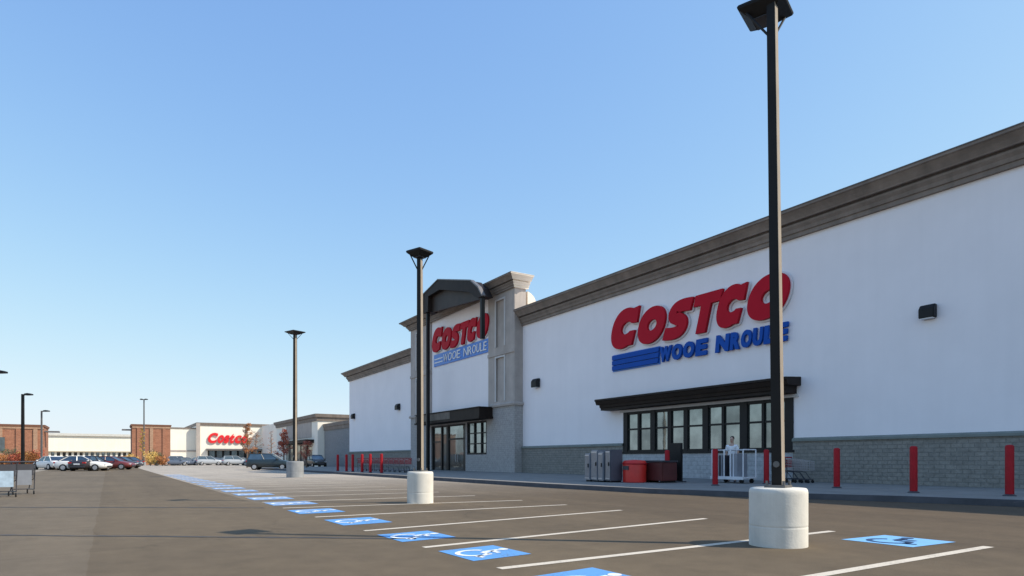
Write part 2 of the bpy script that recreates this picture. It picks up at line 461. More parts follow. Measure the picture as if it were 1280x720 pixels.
strip(KERB[:2], 0.0, 0.16, -0.05, 0.156, 'kerb', M['kerb_blue'])  # right-hand run coloured dark blue
inner = []
for i, (a, l) in enumerate(KERB):
    inner.append((a + (0.12 if i >= 7 else 0), l + (0.13 if i < 8 else 0)))
poly = [W(a, l) for a, l in inner] + [W(18, 27)]
sw = MB().prism([(p.x, p.y) for p in poly], (-0.05, 0.15), 'z').build('sidewalk', M['walk'])
structure(sw)
jm = MB()                                                  # control joints sawn in the walk
for k in range(24):
    a = 14 - 4.0 * k
    lo = 18.5 if a > -6 else (16.8 if a > -13 else 14.6)
    p = [W(a-0.012, lo, 0.1545), W(a+0.012, lo, 0.1545), W(a+0.012, 24.0, 0.1545), W(a-0.012, 24.0, 0.1545)]
    jm.add(p, [(0,1,2,3)])
structure(jm.build('sidewalk_joint', M['dark_grey']))

def shadow_seam(p0, p1, w, seed, name='asphalt_seam'):            # dark wavy strip, for painted-on lamp post shadows and a crack
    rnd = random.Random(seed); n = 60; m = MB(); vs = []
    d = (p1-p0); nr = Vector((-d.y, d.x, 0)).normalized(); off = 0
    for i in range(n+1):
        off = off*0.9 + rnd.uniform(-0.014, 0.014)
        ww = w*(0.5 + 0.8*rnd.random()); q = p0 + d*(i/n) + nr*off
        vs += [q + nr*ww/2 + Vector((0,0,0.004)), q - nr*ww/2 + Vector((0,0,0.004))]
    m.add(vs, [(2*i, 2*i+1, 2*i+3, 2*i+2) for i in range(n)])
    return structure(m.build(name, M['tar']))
shadow_seam(spot(-60, 668.5), spot(520, 673.8), 0.10, 1)  # paints the near lamp post's cast shadow further left
shadow_seam(spot(-30, 634.2), spot(330, 634.8), 0.14, 2)  # paints the second lamp post's cast shadow further left
shadow_seam(spot(-20, 616.6), spot(150, 616.2), 0.07, 4)

# ------------------------------------------------------------------ parking lines and markings
def al_quad(name, mt, pts, z=0.004):
    return MB().add([W(a, l, z) for a, l in pts], [tuple(range(len(pts)))]).build(name, mt)
LINES = [(-1.7,-1.6),(-3.55,-3.6),(-5.5,-5.65),(-7.32,-8.1),(-9.5,-10.4),(-12.25,-12.35),(-14.9,-14.3),(-17.2,-16.9)]
LINES += [(-19.6 - 2.45*k, -19.4 - 2.45*k) for k in range(14)]
for (a0, a1) in LINES:
    w = 0.062
    q = al_quad('parking_line', M['line_white'], [(a0-w, 3.32), (a0+w, 3.32), (a1+w, 9.35), (a1-w, 9.35)])
    structure(q)

def isa(m, ox, oy, k):                                      # wheelchair user, drawn in stall axes (x right, y up), flat
    out = []
    def fan(cx, cy, r, n=14): out.append([(cx+r*math.cos(2*math.pi*i/n), cy+r*math.sin(2*math.pi*i/n)) for i in range(n)])
    def bar(p, q, w):
        d = Vector(q)-Vector(p); n = Vector((-d.y, d.x)).normalized()*w/2
        out.append([tuple(Vector(p)+n), tuple(Vector(q)+n), tuple(Vector(q)-n), tuple(Vector(p)-n)])
    fan(-0.07, 0.37, 0.075)
    bar((-0.06, 0.28), (-0.02, 0.0), 0.10)
    bar((-0.05, 0.15), (0.16, 0.15), 0.07)
    bar((-0.02, -0.02), (0.19, -0.02), 0.08)
    bar((0.17, 0.0), (0.25, -0.27), 0.085)
    bar((0.24, -0.26), (0.36, -0.22), 0.07)
    n = 16
    for i in range(n):                                       # wheel arc
        t0, t1 = R(125 + 235*i/n), R(125 + 235*(i+1)/n); cx, cy, r0, r1 = -0.03, -0.14, 0.20, 0.275
        out.append([(cx+r*math.cos(t), cy+r*math.sin(t)) for r, t in ((r0,t0),(r1,t0),(r1,t1),(r0,t1))])
    for pts in out:
        m.add([(ox + x*k, oy + y*k, 0.0) for x, y in pts], [tuple(range(len(pts)))])

def marking(label, a0, a1, l0, l1, shear, panel, symbol, group=None, flip=1):
    ac, lc = (a0+a1)/2, (l0+l1)/2
    t = fthing('accessible_marking', label, 'road marking', ac, lc, 0.0, group)
    w, h = (a1-a0)/2, (l1-l0)/2
    MB().add([(-w, -h, 0.004), (w, -h, 0.004), (w - shear, h, 0.004), (-w - shear, h, 0.004)], [(0,1,2,3)]).build('panel', panel, t)
    m = MB(); isa(m, 0, 0, min(w, h)*2.15*flip)
    m.v = [(x - shear*(y+h)/(2*h), y, 0.008) for x, y, z in m.v]
    m.build('symbol', symbol, t)
    return t
marking('blue accessible marking with white wheelchair, cut by the bottom edge of the photo', -4.95, -3.95, 3.25, 4.15, 0.1, M['mark_blue'], M['mark_white'])
marking('blue accessible marking with white wheelchair, nearest one shown whole, between the two nearest long lines', -6.93, -6.05, 3.33, 4.15, 0.1, M['mark_blue'], M['mark_white'])
marking('blue accessible marking with white wheelchair, second whole one of the row along the lane', -8.9, -7.95, 3.3, 4.15, 0.1, M['mark_blue'], M['mark_white'])
marking('blue accessible marking with white wheelchair, third whole one of its row', -11.6, -10.45, 3.3, 4.2, 0.1, M['mark_blue'], M['mark_white'])
marking('blue accessible marking with white wheelchair, fourth whole one of the row along the lane', -14.2, -13.1, 3.25, 4.2, 0.05, M['mark_blue'], M['mark_white'])
first = None
for k in range(15):
    a = -16.7 - 2.45*k + (0.3 if k == 0 else 0.35)
    if first is None:
        first = marking('small far blue accessible marking in the pale end of the stall row', a-0.6, a+0.6, 3.28, 4.35, 0.05,
                        M['mark_far'], M['mark_white'], 'far accessible markings')
        t = first
    else:
        t = copy_tree(first)
    t.location = W(a, 3.85, 0)
marking('pale blue accessible marking with dark symbol, right of the near lamp base', -5.0, -4.08, 8.48, 9.5, -0.05, M['mark_pale'], M['mark_dark'])

# ------------------------------------------------------------------ the warehouse store
L0, L1 = 25.0, 24.3
AE, AR = -76.9, 16.0
P0, P1 = -56.5, -38.15            # portal ends
store = fthing('warehouse_store', 'long white warehouse store with stone entrance portal and brown cornice', 'store', -38.0, L0)
O = (-38.0, L0, 0)
def part(m, name, key, parent=store, off=O, **kw): return m.build(name, M[key] if isinstance(key, str) else key, parent, off, **kw)

WA0, WA1, WZ0, WZ1 = -27.58, -16.85, 1.50, 3.76
m = MB()
m.box(AE, WA0, L0, L0+1, 0, 11.5).box(WA1, AR, L0, L0+1, 0, 11.5)
m.box(WA0, WA1, L0, L0+1, WZ1, 11.5).box(WA0, WA1, L0, L0+1, 0, WZ0)
m.box(AE, AR, L0+1, 70, 0, 11.3)
part(m, 'wall', 'white_wall')
# grey block base, split by the portal and the window strip
for (x0, x1) in ((AE-0.09, P0), (P1, WA0-0.02), (WA1+0.02, AR+0.09)):
    part(MB().box(x0, x1, L0-0.10, L0-0.002, 0.1, 1.86), 'block_base', 'block')
    part(MB().prism([(L0-0.002, 1.862), (L0-0.17, 1.862), (L0-0.17, 1.95), (L0-0.08, 2.02), (L0-0.002, 2.02)], (x0, x1), 'x'), 'base_cap', 'blockcap')
part(MB().box(WA0-0.02, WA1+0.02, L0-0.085, L0-0.002, 0.1, WZ0-0.1), 'block_base', block_mat('painted_block', (0.47,0.48,0.49),(0.43,0.44,0.45),(0.36,0.37,0.38)))
# main cornice
PROF = [(0.0,10.50),(0.14,10.50),(0.14,10.74),(0.20,10.76),(0.24,10.95),(0.34,11.12),(0.36,11.22)]
PROF2 = [(0.30,11.222),(0.30,11.34)]
PROF3 = [(0.0,11.342),(0.48,11.342),(0.50,11.42),(0.60,11.62),(0.72,11.80),(0.80,11.84),(0.80,11.98),(0.0,11.98)]
def cornice_run(path, dz, k, parent, kscale=1.0, key='cornice'):
    def tr(p): return [(o*kscale, (z-10.5)*k + 10.5 + dz) for o, z in p]
    part(MB().sweep(path, tr([(0.0,10.5)]+PROF[1:]+[(0.0,11.22)])), 'cornice', key, parent)
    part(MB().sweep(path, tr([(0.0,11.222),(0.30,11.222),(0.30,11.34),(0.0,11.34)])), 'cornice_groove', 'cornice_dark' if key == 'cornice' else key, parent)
    part(MB().sweep(path, tr(PROF3)), 'cornice_crown', key, parent)
    part(MB().sweep(path, tr([(0.0,11.982),(0.83,11.982),(0.83,12.03),(0.0,12.03)])), 'cap_flashing', 'flashing' if key == 'cornice' else key, parent)
cornice_run([(AE,60,-1,0),(AE,L0,-1,-1),(P0,L0,0,-1)], 0.09, 0.69, store)
cornice_run([(P1,L0,0,-1),(AR,L0,1,-1),(AR,60,1,0)], 0.09, 0.69, store)
# roof edge behind the crown
part(MB().box(AE, AR, L0, L0+0.4, 11.502, 11.55), 'parapet', 'flashing')

# window strip
fr = MB()
PANES = [(-27.25,-26.44),(-26.28,-25.43),(-25.09,-24.18),(-23.92,-23.07),(-22.80,-21.82),(-21.47,-20.66),(-20.51,-19.60),(-19.20,-18.43),(-18.30,-17.25)]
edges = [WA0] + [x for p in PANES for x in p] + [WA1]
for i in range(0, len(edges), 2):
    d = 0.0 if edges[i+1]-edges[i] < 0.3 else 0.02
    fr.box(edges[i], edges[i+1], L0-0.04-d, L0+0.14, WZ0, WZ1)
for p in PANES:
    fr.box(p[0], p[1], L0-0.03, L0+0.14, 3.62, WZ1).box(p[0], p[1], L0-0.03, L0+0.14, WZ0, 1.62).box(p[0], p[1], L0-0.02, L0+0.12, 2.74, 2.83)
win = part(fr, 'window', 'black_metal')
win['label'] = 'long black framed window strip of paired panes'
for p in PANES:
    for (z0, z1) in ((1.62, 2.74), (2.83, 3.62)):
        mm = MB().box(p[0], p[1], L0+0.05, L0+0.07, z0, z1)
        part(mm, 'pane', 'glass' if random.random() < 0.55 else 'glass_deep', win)
part(MB().box(WA0-0.15, WA1+0.1, L0-0.14, L0-0.002, WZ0-0.098, WZ0-0.002), 'window_sill', 'black_metal', win)
part(MB().box(WA0-0.25, WA1+0.25, L0-0.09, L0-0.002, WZ1+0.004, WZ1+0.14), 'lintel', 'portal_light', win)
# ledge above the window strip
LP = [(L0-0.002,3.92),(L0-0.75,3.92),(L0-0.75,4.05),(L0-0.82,4.07),(L0-0.86,4.22)]
aw = part(MB().prism(LP + [(L0-0.86,4.24),(L0-0.002,4.24)], (-28.75,-16.7), 'x'), 'window_ledge', 'bronze')
part(MB().prism([(L0-0.002,4.242),(L0-0.92,4.242),(L0-1.0,4.44),(L0-1.05,4.46),(L0-1.05,4.56),(L0-0.002,4.62)], (-28.95,-16.5), 'x'), 'ledge_crown', 'bronze', aw)

# entrance portal
LP0 = L1
m = MB()
DZ = 4.0
m.box(P0, -51.95, LP0, L0+1.0, 0, 5.0)
m.box(-45.5, -45.28, LP0, L0+1.0, 0, 5.0)
m.box(-42.1, P1, LP0, L0+1.0, 0, 5.0)
m.box(-45.28, -42.1, LP0, L0+1.0, 0, 1.46)
m.box(-45.28, -42.1, LP0, L0+1.0, 4.06, 5.0)
m.box(-51.95, -45.5, LP0, L0+1.0, DZ, 5.0)
portal = part(m, 'entrance_portal', 'block_portal')
portal['label'] = 'tall stone entrance portal with arched hood'
part(MB().box(-52.1, -41.85, LP0+0.14, 25.2, 5.002, 13.4), 'sign_panel', 'white_wall', portal)
def pilaster(x0, x1, r0, r1):
    m = MB()
    # body with two sunk upright panels, built as stiles and rails around a set-back core
    m.box(x0, x1, LP0+0.10, 25.25, 5.002, 13.4)
    m.box(x0, r0, LP0, LP0+0.098, 5.002, 13.4).box(r1, x1, LP0, LP0+0.098, 5.002, 13.4)
    for z0, z1 in ((5.002, 5.35), (8.55, 9.35), (12.75, 13.4)):
        m.box(r0, r1, LP0, LP0+0.098, z0, z1)
    p = part(m, 'pilaster', 'portal', portal)
    for z0, z1 in ((5.35, 8.55), (9.35, 12.75)):
        for xx in (r0, r1):
            part(MB().box(xx-0.07, xx+0.07, LP0-0.05, LP0-0.002, z0, z1), 'panel_moulding', 'portal_light', p)
        part(MB().box(r0-0.07, r1+0.07, LP0-0.05, LP0-0.002, z1+0.002, z1+0.12), 'panel_moulding', 'portal_light', p)
    part(MB().box(x0-0.02, x1+0.04, LP0-0.07, LP0-0.002, 8.72, 8.95), 'pilaster_band', 'portal', p)
    return p
pilaster(P0, -52.1, -55.2, -53.6)
pilaster(-41.85, P1, -40.75, -39.45)
part(MB().sweep([(P0,L0,-1,0),(P0,LP0,-1,-1),(-53.4,LP0,0,-1)], [(0.0,4.95),(0.12,4.95),(0.15,5.08),(0.08,5.2),(0.0,5.2)]), 'string_course', 'portal', portal)
part(MB().sweep([(-41.4,LP0,0,-1),(P1,LP0,1,-1),(P1,L0,1,0)], [(0.0,4.95),(0.12,4.95),(0.15,5.08),(0.08,5.2),(0.0,5.2)]), 'string_course', 'portal', portal)
cornice_run([(P0,25.4,-1,0),(P0,LP0,-1,-1),(P1,LP0,1,-1)], 2.74, 0.53, portal, 1.05)
cornice_run([(P1,LP0,1,-1),(P1,25.4,1,0)], 2.74, 0.53, portal, 1.05, 'cream_end')  # end return coloured pale so it looks sunlit
part(MB().box(P0+0.02, P1-0.02, LP0+0.02, 25.3, 13.402, 13.75), 'portal_roof', 'flashing', portal)
# sunlit corner block and curved bracket behind the cornice end
part(MB().prism([(25.47,11.66),(26.35,11.66),(26.3,12.3),(26.05,12.8),(25.75,13.05),(25.47,13.15)], (P1-0.5, P1-0.1), 'x'), 'corner_bracket', 'cream_end', portal)
# arched hood
LA = 22.5
ko = (LA)/24.2
def AP(px, py, L=LA):
    rx = (px-640)/FPX; Z = L/(rx*c+s)
    return (L*(rx*s-c)/(rx*c+s), EYE+(YH-py)/FPX*Z)
OUT = [AP(529,392), AP(529.5,368), AP(547,350), AP(588,351), AP(597.5,359.5), AP(602.5,370)]
def inset(p, q): return (p[0]+q[0], p[1]+q[1])
INN = [inset(OUT[0], (0.9,0.0)), inset(OUT[1], (0.9,-0.35)), inset(OUT[2], (0.35,-0.85)), inset(OUT[3], (-0.3,-0.75)), inset(OUT[4], (-0.65,-0.45)), inset(OUT[5], (-0.7,0.0))]
hood = part(MB().ring(OUT, INN, (LA, 23.42)), 'arched_hood', 'bronze', portal)
hood['label'] = 'dark faceted arched hood'
part(MB().prism(INN, (LA+0.40, LA+0.60), 'y'), 'hood_infill', 'hood_brown', hood)
OUT2 = [(x*1.0 + (0.07 if x > -48 else -0.07), z+0.07) for x, z in OUT]
part(MB().ring(OUT2, OUT, (LA-0.05, LA+0.25)), 'hood_rim', 'flashing', hood)
HL = (OUT[0][0]+0.45, OUT[0][1]); HR = (OUT[5][0]-0.35, OUT[5][1])
part(MB().box(HR[0]-0.14, HR[0]+0.14, LA+0.1, LA+0.38, 9.75, HR[1]+0.05), 'hood_post', 'black_metal', portal, bevel=0.02)
part(MB().box(HL[0]-0.13, HL[0]+0.13, LA+0.1, LA+0.36, 0.15, HL[1]+0.05), 'hood_post', 'black_metal', portal, bevel=0.02)
# canopy over the doors
cn = part(MB().box(-52.7, -41.2, LP0-1.15, LP0-0.002, 4.28, 4.95), 'door_canopy', 'bronze', portal)
part(MB().box(-52.8, -41.1, LP0-1.25, LP0-0.002, 4.12, 4.278), 'canopy_soffit', 'bronze', cn)
part(MB().box(-52.75, -46.0, LP0-1.17, LP0-1.152, 4.34, 4.90), 'canopy_panel', 'bronze_light', cn)  # paler brown over the left part of the canopy front
part(MB().box(-52.8, -41.1, LP0-1.25, LP0-0.002, 4.952, 5.0), 'canopy_top', 'black_metal', cn)
# doors
dm = MB()
DX = [-51.95,-51.75,-50.2,-50.0,-49.15,-48.75,-45.7,-45.5]
for i in range(0, 8, 2): dm.box(DX[i], DX[i+1], LP0+0.10, LP0+0.30, 0.15, DZ)
dm.box(-51.75, -50.2, LP0+0.12, LP0+0.28, 2.55, 2.67).box(-48.75, -45.7, LP0+0.12, LP0+0.28, 2.72, 2.86)
dm.box(-51.75,-45.7, LP0+0.12, LP0+0.28, 3.86, DZ)
door = part(dm, 'door', 'black_metal', portal)
for (x0, x1, z0, z1, k) in ((-51.75,-50.2,0.15,2.55,'glass_dark'),(-51.75,-50.2,2.67,3.86,'glass'),(-50.0,-49.15,0.15,3.86,'glass_dark'),(-48.75,-45.7,0.15,2.72,'glass_dark'),(-48.75,-45.7,2.86,3.86,'glass')):
    part(MB().box(x0, x1, LP0+0.19, LP0+0.21, z0, z1), 'pane', k, door)
for x in (-47.4, -47.05):
    part(MB().tube((x, LP0+0.08, 0.9), (x, LP0+0.08, 1.5), 0.025), 'handle', 'chrome', door)
part(MB().box(-51.95,-45.5, LP0+0.35, LP0+0.4, 0.15, DZ), 'door_lobby', 'interior', portal)
# small portal window
wm = MB()
wx = [-45.28,-45.12,-44.16,-44.04,-43.06,-42.94,-42.26,-42.1]
for i in range(0, 8, 2): wm.box(wx[i], wx[i+1], LP0+0.03, LP0+0.25, 1.46, 4.06)
for i in (1, 3, 5):
    for z0, z1 in ((1.46,1.6),(2.28,2.36),(3.1,3.18),(3.92,4.06)):
        wm.box(wx[i], wx[i+1], LP0+0.04, LP0+0.23, z0, z1)
w2 = part(wm, 'window', 'black_metal', portal)
for i in (1, 3, 5):
    for z0, z1 in ((1.6,2.28),(2.36,3.1),(3.18,3.92)):
        part(MB().box(wx[i], wx[i+1], LP0+0.13, LP0+0.15, z0, z1), 'pane', 'glass', w2)

# ------------------------------------------------------------------ lettering
def curve_mesh(polys, depth, grow, name):
    cu = bpy.data.curves.new(name, 'CURVE'); cu.dimensions = '2D'; cu.fill_mode = 'BOTH'
    cu.extrude = depth/2; cu.offset = grow
    for pts in polys:
        sp = cu.splines.new('POLY'); sp.points.add(len(pts)-1); sp.use_cyclic_u = True
        for i, (x, y) in enumerate(pts): sp.points[i].co = (x, y, 0, 1)
    o = bpy.data.objects.new(name, cu); COL.objects.link(o)
    dg = bpy.context.evaluated_depsgraph_get()
    me = bpy.data.meshes.new_from_object(o.evaluated_get(dg))
    bpy.data.objects.remove(o)
    me.name = name; me.materials.clear()
    for v in me.vertices: v.co = Vector((v.co.x, -v.co.z, v.co.y))     # stand it up, facing -y
    return me

def mesh_obj(me, name, mt, parent, loc=(0,0,0)):
    me.materials.append(mt)
    o = bpy.data.objects.new(name, me); COL.objects.link(o); o.parent = parent; o.location = loc
    return o

def ell(cx, cy, rx, ry, t0=0, t1=360, n=40, p=2.0, lean=0.0):
    out = []
    full = abs(t1-t0) >= 360
    k = n if full else n+1
    for i in range(k):
        t = R(t0 + (t1-t0)*i/n); co, si = math.cos(t), math.sin(t)
        x = math.copysign(abs(co)**(2/p), co)*rx; y = math.copysign(abs(si)**(2/p), si)*ry
        out.append((cx + x + lean*y, cy + y))
    return out

def stroke(pts, w):
    L_, R_ = [], []
    for i, p in enumerate(pts):
        a = Vector(pts[max(0,i-1)]); b = Vector(pts[min(len(pts)-1,i+1)]); d = (b-a).normalized(); n = Vector((-d.y, d.x))
        ww = w[i] if isinstance(w, list) else w
        L_.append(tuple(Vector(p)+n*ww/2)); R_.append(tuple(Vector(p)-n*ww/2))
    return L_ + R_[::-1]

LEAN = 0.27
def chamfer(pts, d=0.07):
    out = []; n = len(pts)
    for i in range(n):
        p = Vector(pts[i]); a = Vector(pts[i-1])-p; b = Vector(pts[(i+1)%n])-p
        if a.length > 1e-6 and b.length > 1e-6 and a.angle(b) < R(115):
            out += [tuple(p + a.normalized()*min(d, a.length*0.4)), tuple(p + b.normalized()*min(d, b.length*0.4))]
        else: out.append(tuple(p))
    return out
def letter_polys(ch, x0, x1, z0, z1):
    cx, cz, rx, rz = (x0+x1)/2, (z0+z1)/2, (x1-x0)/2, (z1-z0)/2
    def S(x, z): return (cx + x*rx*0.90 + LEAN*(z*rz), cz + z*rz)
    if ch == 'O':
        return [[S(x, z) for x, z in ell(0,0,1.0,1.0,n=48,p=2.15)], [S(x, z) for x, z in ell(0.05,0.0,0.36,0.30,n=32)][::-1]]
    if ch == 'C':
        o = ell(0,0,1.0,1.0,44,316,44,2.2); i = ell(0.18,0.0,0.42,0.31,38,322,28)
        pts = [(0.93,0.96)] + o[3:-3] + [(0.84,-0.90),(0.90,-0.20)] + i[::-1] + [(0.96,0.16)]
        return [[S(x, z) for x, z in pts]]
    if ch == 'T':
        pts = [(-1.0,0.98),(1.10,0.98),(1.10,0.42),(0.38,0.42),(0.38,-1.0),(-0.38,-1.0),(-0.38,0.42),(-1.0,0.42)]
        return [[S(x, z) for x, z in pts]]
    if ch == 'S':
        sp = [(0.92,0.66),(0.45,0.70),(0.0,0.70),(-0.38,0.60),(-0.52,0.38),(-0.40,0.18),(0.0,0.04),(0.36,-0.12),(0.52,-0.34),(0.42,-0.58),(0.05,-0.70),(-0.40,-0.70),(-0.92,-0.64)]
        # smooth the spine
        for _ in range(2):
            q = [sp[0]]
            for a, b in zip(sp, sp[1:]):
                q += [(a[0]*.75+b[0]*.25, a[1]*.75+b[1]*.25), (a[0]*.25+b[0]*.75, a[1]*.25+b[1]*.75)]
            sp = q + [sp[-1]]
        return [[S(x*1.02, z) for x, z in stroke(sp, 0.66)]]

def glyph(ch, x0, x1, z0, z1, depth, lean=0.0, bold=0.02, name='letter'):
    cu = bpy.data.curves.new('glyph', 'FONT'); cu.body = ch; cu.size = 1.0; cu.extrude = 0.05; cu.offset = bold; cu.resolution_u = 4
    o = bpy.data.objects.new('glyph', cu); COL.objects.link(o)
    dg = bpy.context.evaluated_depsgraph_get()
    me = bpy.data.meshes.new_from_object(o.evaluated_get(dg)); bpy.data.objects.remove(o)
    xs = [v.co.x for v in me.vertices]; ys = [v.co.y for v in me.vertices]
    mx, my = min(xs), min(ys); sx = (x1-x0)/(max(xs)-mx); sy = (z1-z0)/(max(ys)-my)
    for v in me.vertices:
        z = z0 + (v.co.y-my)*sy
        v.co = Vector((x0 + (v.co.x-mx)*sx + lean*(z-(z0+z1)/2), -v.co.z/0.05*depth/2, z))
    me.materials.clear(); me.name = name
    return me

COSTCO = [('C',-28.50,-26.10,7.40,9.62),('O',-26.30,-24.02,7.36,9.30),('S',-24.25,-22.30,7.33,9.24),('T',-22.45,-20.60,7.33,9.25),('C',-20.86,-19.10,7.33,9.27),('O',-19.15,-16.80,7.33,9.30)]
def big_sign(name, label, a_off, k, zb, L, red, blue, bars_as_band=False):
    # k stretches along the wall; letters are named parts, each with its own pale edge
    a0 = -22.6
    t = fthing(name, label, 'store sign', a_off, L, 0.0)
    kz = 1.0 if isinstance(k, float) else k[1]; kx = k if isinstance(k, float) else k[0]
    for ch, x0, x1, z0, z1 in COSTCO:
        X0, X1 = (x0-a0)*kx, (x1-a0)*kx; Z0, Z1 = zb+(z0-7.3)*kz, zb+(z1-7.3)*kz
        pl = letter_polys(ch, X0+0.05, X1-0.05, Z0, Z1)
        o = mesh_obj(curve_mesh(pl, 0.16, 0.0, 'letter'), 'letter', red, t, (0, -0.17, 0))
        o['label'] = 'red letter %s' % ch
        b = mesh_obj(curve_mesh([chamfer(q) for q in pl], 0.05, 0.075, 'letter_edge'), 'letter_edge', M['white_sign'], o, (0, 0.11, 0))
    return t, a0, kx, kz
sg, a0, kx, kz = big_sign('store_sign', 'large red COSTCO letters over blue line on the white wall, right of portal', -22.6, 1.0, 7.3, L0-0.02, M['red_sign'], M['blue_sign'])
for i in range(3):
    z0 = 6.26 + i*0.295
    MB().prism([(-28.44-a0, z0), (-24.78-a0+0.03*i, z0), (-24.74-a0+0.03*i, z0+0.25), (-28.44-a0, z0+0.25)], (-0.14, -0.03), 'y').build('stripe', M['blue_sign'], sg)
MB().box(-28.50-a0, -24.7-a0, -0.028, -0.008, 6.18, 7.16).build('stripe_backing', M['blue_sign_light'], sg)
cells = [('W',-24.62,-23.80),('O',-23.74,-23.06),('O',-22.98,-22.25),('E',-22.14,-21.45),('N',-20.90,-20.12),('R',-20.04,-19.50),('O',-19.44,-18.86),('U',-18.80,-18.28),('L',-18.20,-17.72),('E',-17.52,-17.05)]
for ch, x0, x1 in cells:
    o = mesh_obj(glyph(ch, x0-a0, x1-a0, 6.24, 7.06, 0.12, 0.10, 0.065), 'letter', M['blue_sign'], sg, (0, -0.10, 0))
    o['label'] = 'blue letter %s' % ch

# portal sign: same word squeezed between the pilasters, on a blue band
sg2, b0, kx, kz = big_sign('store_sign', 'dark red COSTCO letters on blue band under the arched hood of the portal', -46.55, (0.86, 0.93), 10.35, LP0+0.12, M['red_sign'], M['blue_sign_light'])
MB().box(-5.0, 4.7, -0.06, -0.01, 9.22, 10.28).build('band', M['blue_sign_light'], sg2, bevel=0.02)
cells2 = [('W',-3.0,-2.2),('O',-2.1,-1.4),('O',-1.3,-0.6),('E',-0.5,0.1),('N',0.7,1.4),('R',1.5,2.05),('O',2.15,2.75),('U',2.85,3.35),('L',3.45,3.85),('E',3.95,4.4)]
for ch, x0, x1 in cells2:
    o = mesh_obj(glyph(ch, x0, x1, 9.42, 10.08, 0.06, 0.10, 0.0), 'letter', M['white_sign'], sg2, (0, -0.09, 0))
    o['label'] = 'white letter %s' % ch
for i in range(2):
    MB().box(-4.8, -3.2, -0.085, -0.062, 9.5+0.3*i, 9.6+0.3*i).build('stripe', M['white_sign'], sg2)

# ------------------------------------------------------------------ wall lights
def wall_light(label, a, z, k=1.0):
    t = fthing('wall_light', label, 'wall light', a, L0, z)
    w, h = 0.30*k, 0.28*k
    MB().prism([(-0.02,h),(-0.20*k,h),(-0.34*k,h*0.35),(-0.34*k,-h),(-0.02,-h)], (-w, w), 'x').build('housing', M['black_metal'], t, bevel=0.02)
    MB().box(-w*0.8, w*0.8, -0.30*k, -0.05, -h-0.03, -h-0.002).build('lens', M['white_metal'], t)
    MB().box(-w*0.7, w*0.7, -0.018, -0.001, -h*1.15, h*1.15).build('back_plate', M['grey_metal'], t)
    return t
wall_light('black box wall light high on the white wall at far right', -11.45, 6.40, 0.85)
wall_light('black box wall light just right of the stone portal', -36.3, 6.33, 1.05)
wall_light('black box wall light just left of the stone portal', -61.06, 6.4, 1.1)
wall_light('black box wall light near the far left end of the white wall', -75.03, 6.25, 1.1)

# ------------------------------------------------------------------ bollards
def make_bollard(h, r, label, group):
    t = thing('bollard', label, 'bollard', (0,0,0), 0, group)
    MB().lathe([(r,0),(r,h-0.05),(r*0.9,h-0.02),(r*0.6,h),(0.01,h+0.005)], 20).build('post', M['red_bollard'], t, smooth=True)
    MB().lathe([(r+0.05,0),(r+0.05,0.02),(r+0.002,0.05)], 20).build('collar', M['dark_grey'], t, smooth=True)
    return t
bol = make_bollard(1.32, 0.098, '', 'red bollards along the walk')
BL = [(834,603,'red bollard in front of the dark panel beside the red bin'),
      (894,607,'red bollard left of the person in the white shirt'),
      (958,605,'red bollard behind the white cart rack, close to the near lamp post'),
      (1046,610,'red bollard, first one right of the near lamp post'),
      (1142,616,'red bollard, second one right of the near lamp post, below the wall light'),
      (1262,620,'red bollard nearest the right edge of the photo')]
for i, (px, py, lb) in enumerate(BL):
    o = bol if i == 0 else copy_tree(bol)
    place(o, spot(px, py, 0.15), RZ, lb)
lb = 'dark red bollard among the shopping carts left of the portal'
for i, a in enumerate((-50.9, -49.0, -47.2, -45.4, -43.4, -41.5)):
    o = copy_tree(bol); place(o, W(a+0.3, 15.5 + 0.1*(i%2), 0.15), RZ, lb, 'bollards among the carts')

# ------------------------------------------------------------------ shopping carts
def make_cart(label, group):
    t = thing('shopping_cart', label, 'shopping cart', (0,0,0), 0, group)
    bk = MB(); H0, H1 = 0.50, 0.98
    def sec(u): # half widths and heights along the basket
        return 0.20 + 0.08*u, H0 + 0.02*u, 0.86 + 0.12*u
    n = 9
    for i in range(n+1):
        u = i/n; w, z0, z1 = sec(u); x = 0.45 - 0.9*u
        bk.path([(x,-w-0.03,z1),(x,-w,z0),(x,w,z0),(x,w+0.03,z1)], 0.006, 4)
    for k in range(5):
        q = k/4
        for sgn in (-1, 1):
            p = []
            for u in (0, 1):
                w, z0, z1 = sec(u); p.append((0.45-0.9*u, sgn*(w+0.03*q), z0+(z1-z0)*q))
            bk.path(p, 0.006 if k < 4 else 0.012, 4)
    for k in range(5):
        y = -0.16 + 0.08*k
        bk.path([(0.45,y,0.86),(0.45,y,H0),(-0.45,y*1.3,H0+0.02)], 0.005, 4)
    bk.build('basket', M['chrome'], t)
    fm = MB()
    for sgn in (-1, 1):
        fm.path([(-0.50,sgn*0.29,1.0),(-0.42,sgn*0.28,0.5),(-0.44,sgn*0.27,0.16),(0.42,sgn*0.20,0.14)], 0.016, 6)
        fm.path([(-0.42,sgn*0.28,0.5),(0.1,sgn*0.24,0.42),(0.30,sgn*0.22,0.15)], 0.014, 6)
    fm.path([(0.42,-0.20,0.14),(0.42,0.20,0.14)], 0.014, 6)
    fm.build('frame', M['dark_grey'], t)
    MB().tube((-0.52,-0.31,1.02),(-0.52,0.31,1.02),0.024,0.024,10).build('handle', M['red_bollard'], t)
    MB().box(-0.50,-0.47,-0.25,0.25,0.60,0.95).build('child_seat_flap', M['red_bollard'], t)
    for x, y in ((-0.44,0.26),(-0.44,-0.26),(0.40,0.19),(0.40,-0.19)):
        MB().tube((x,y-0.014,0.062),(x,y+0.014,0.062),0.062,0.062,14).build('wheel', M['rubber'], t)
    return t
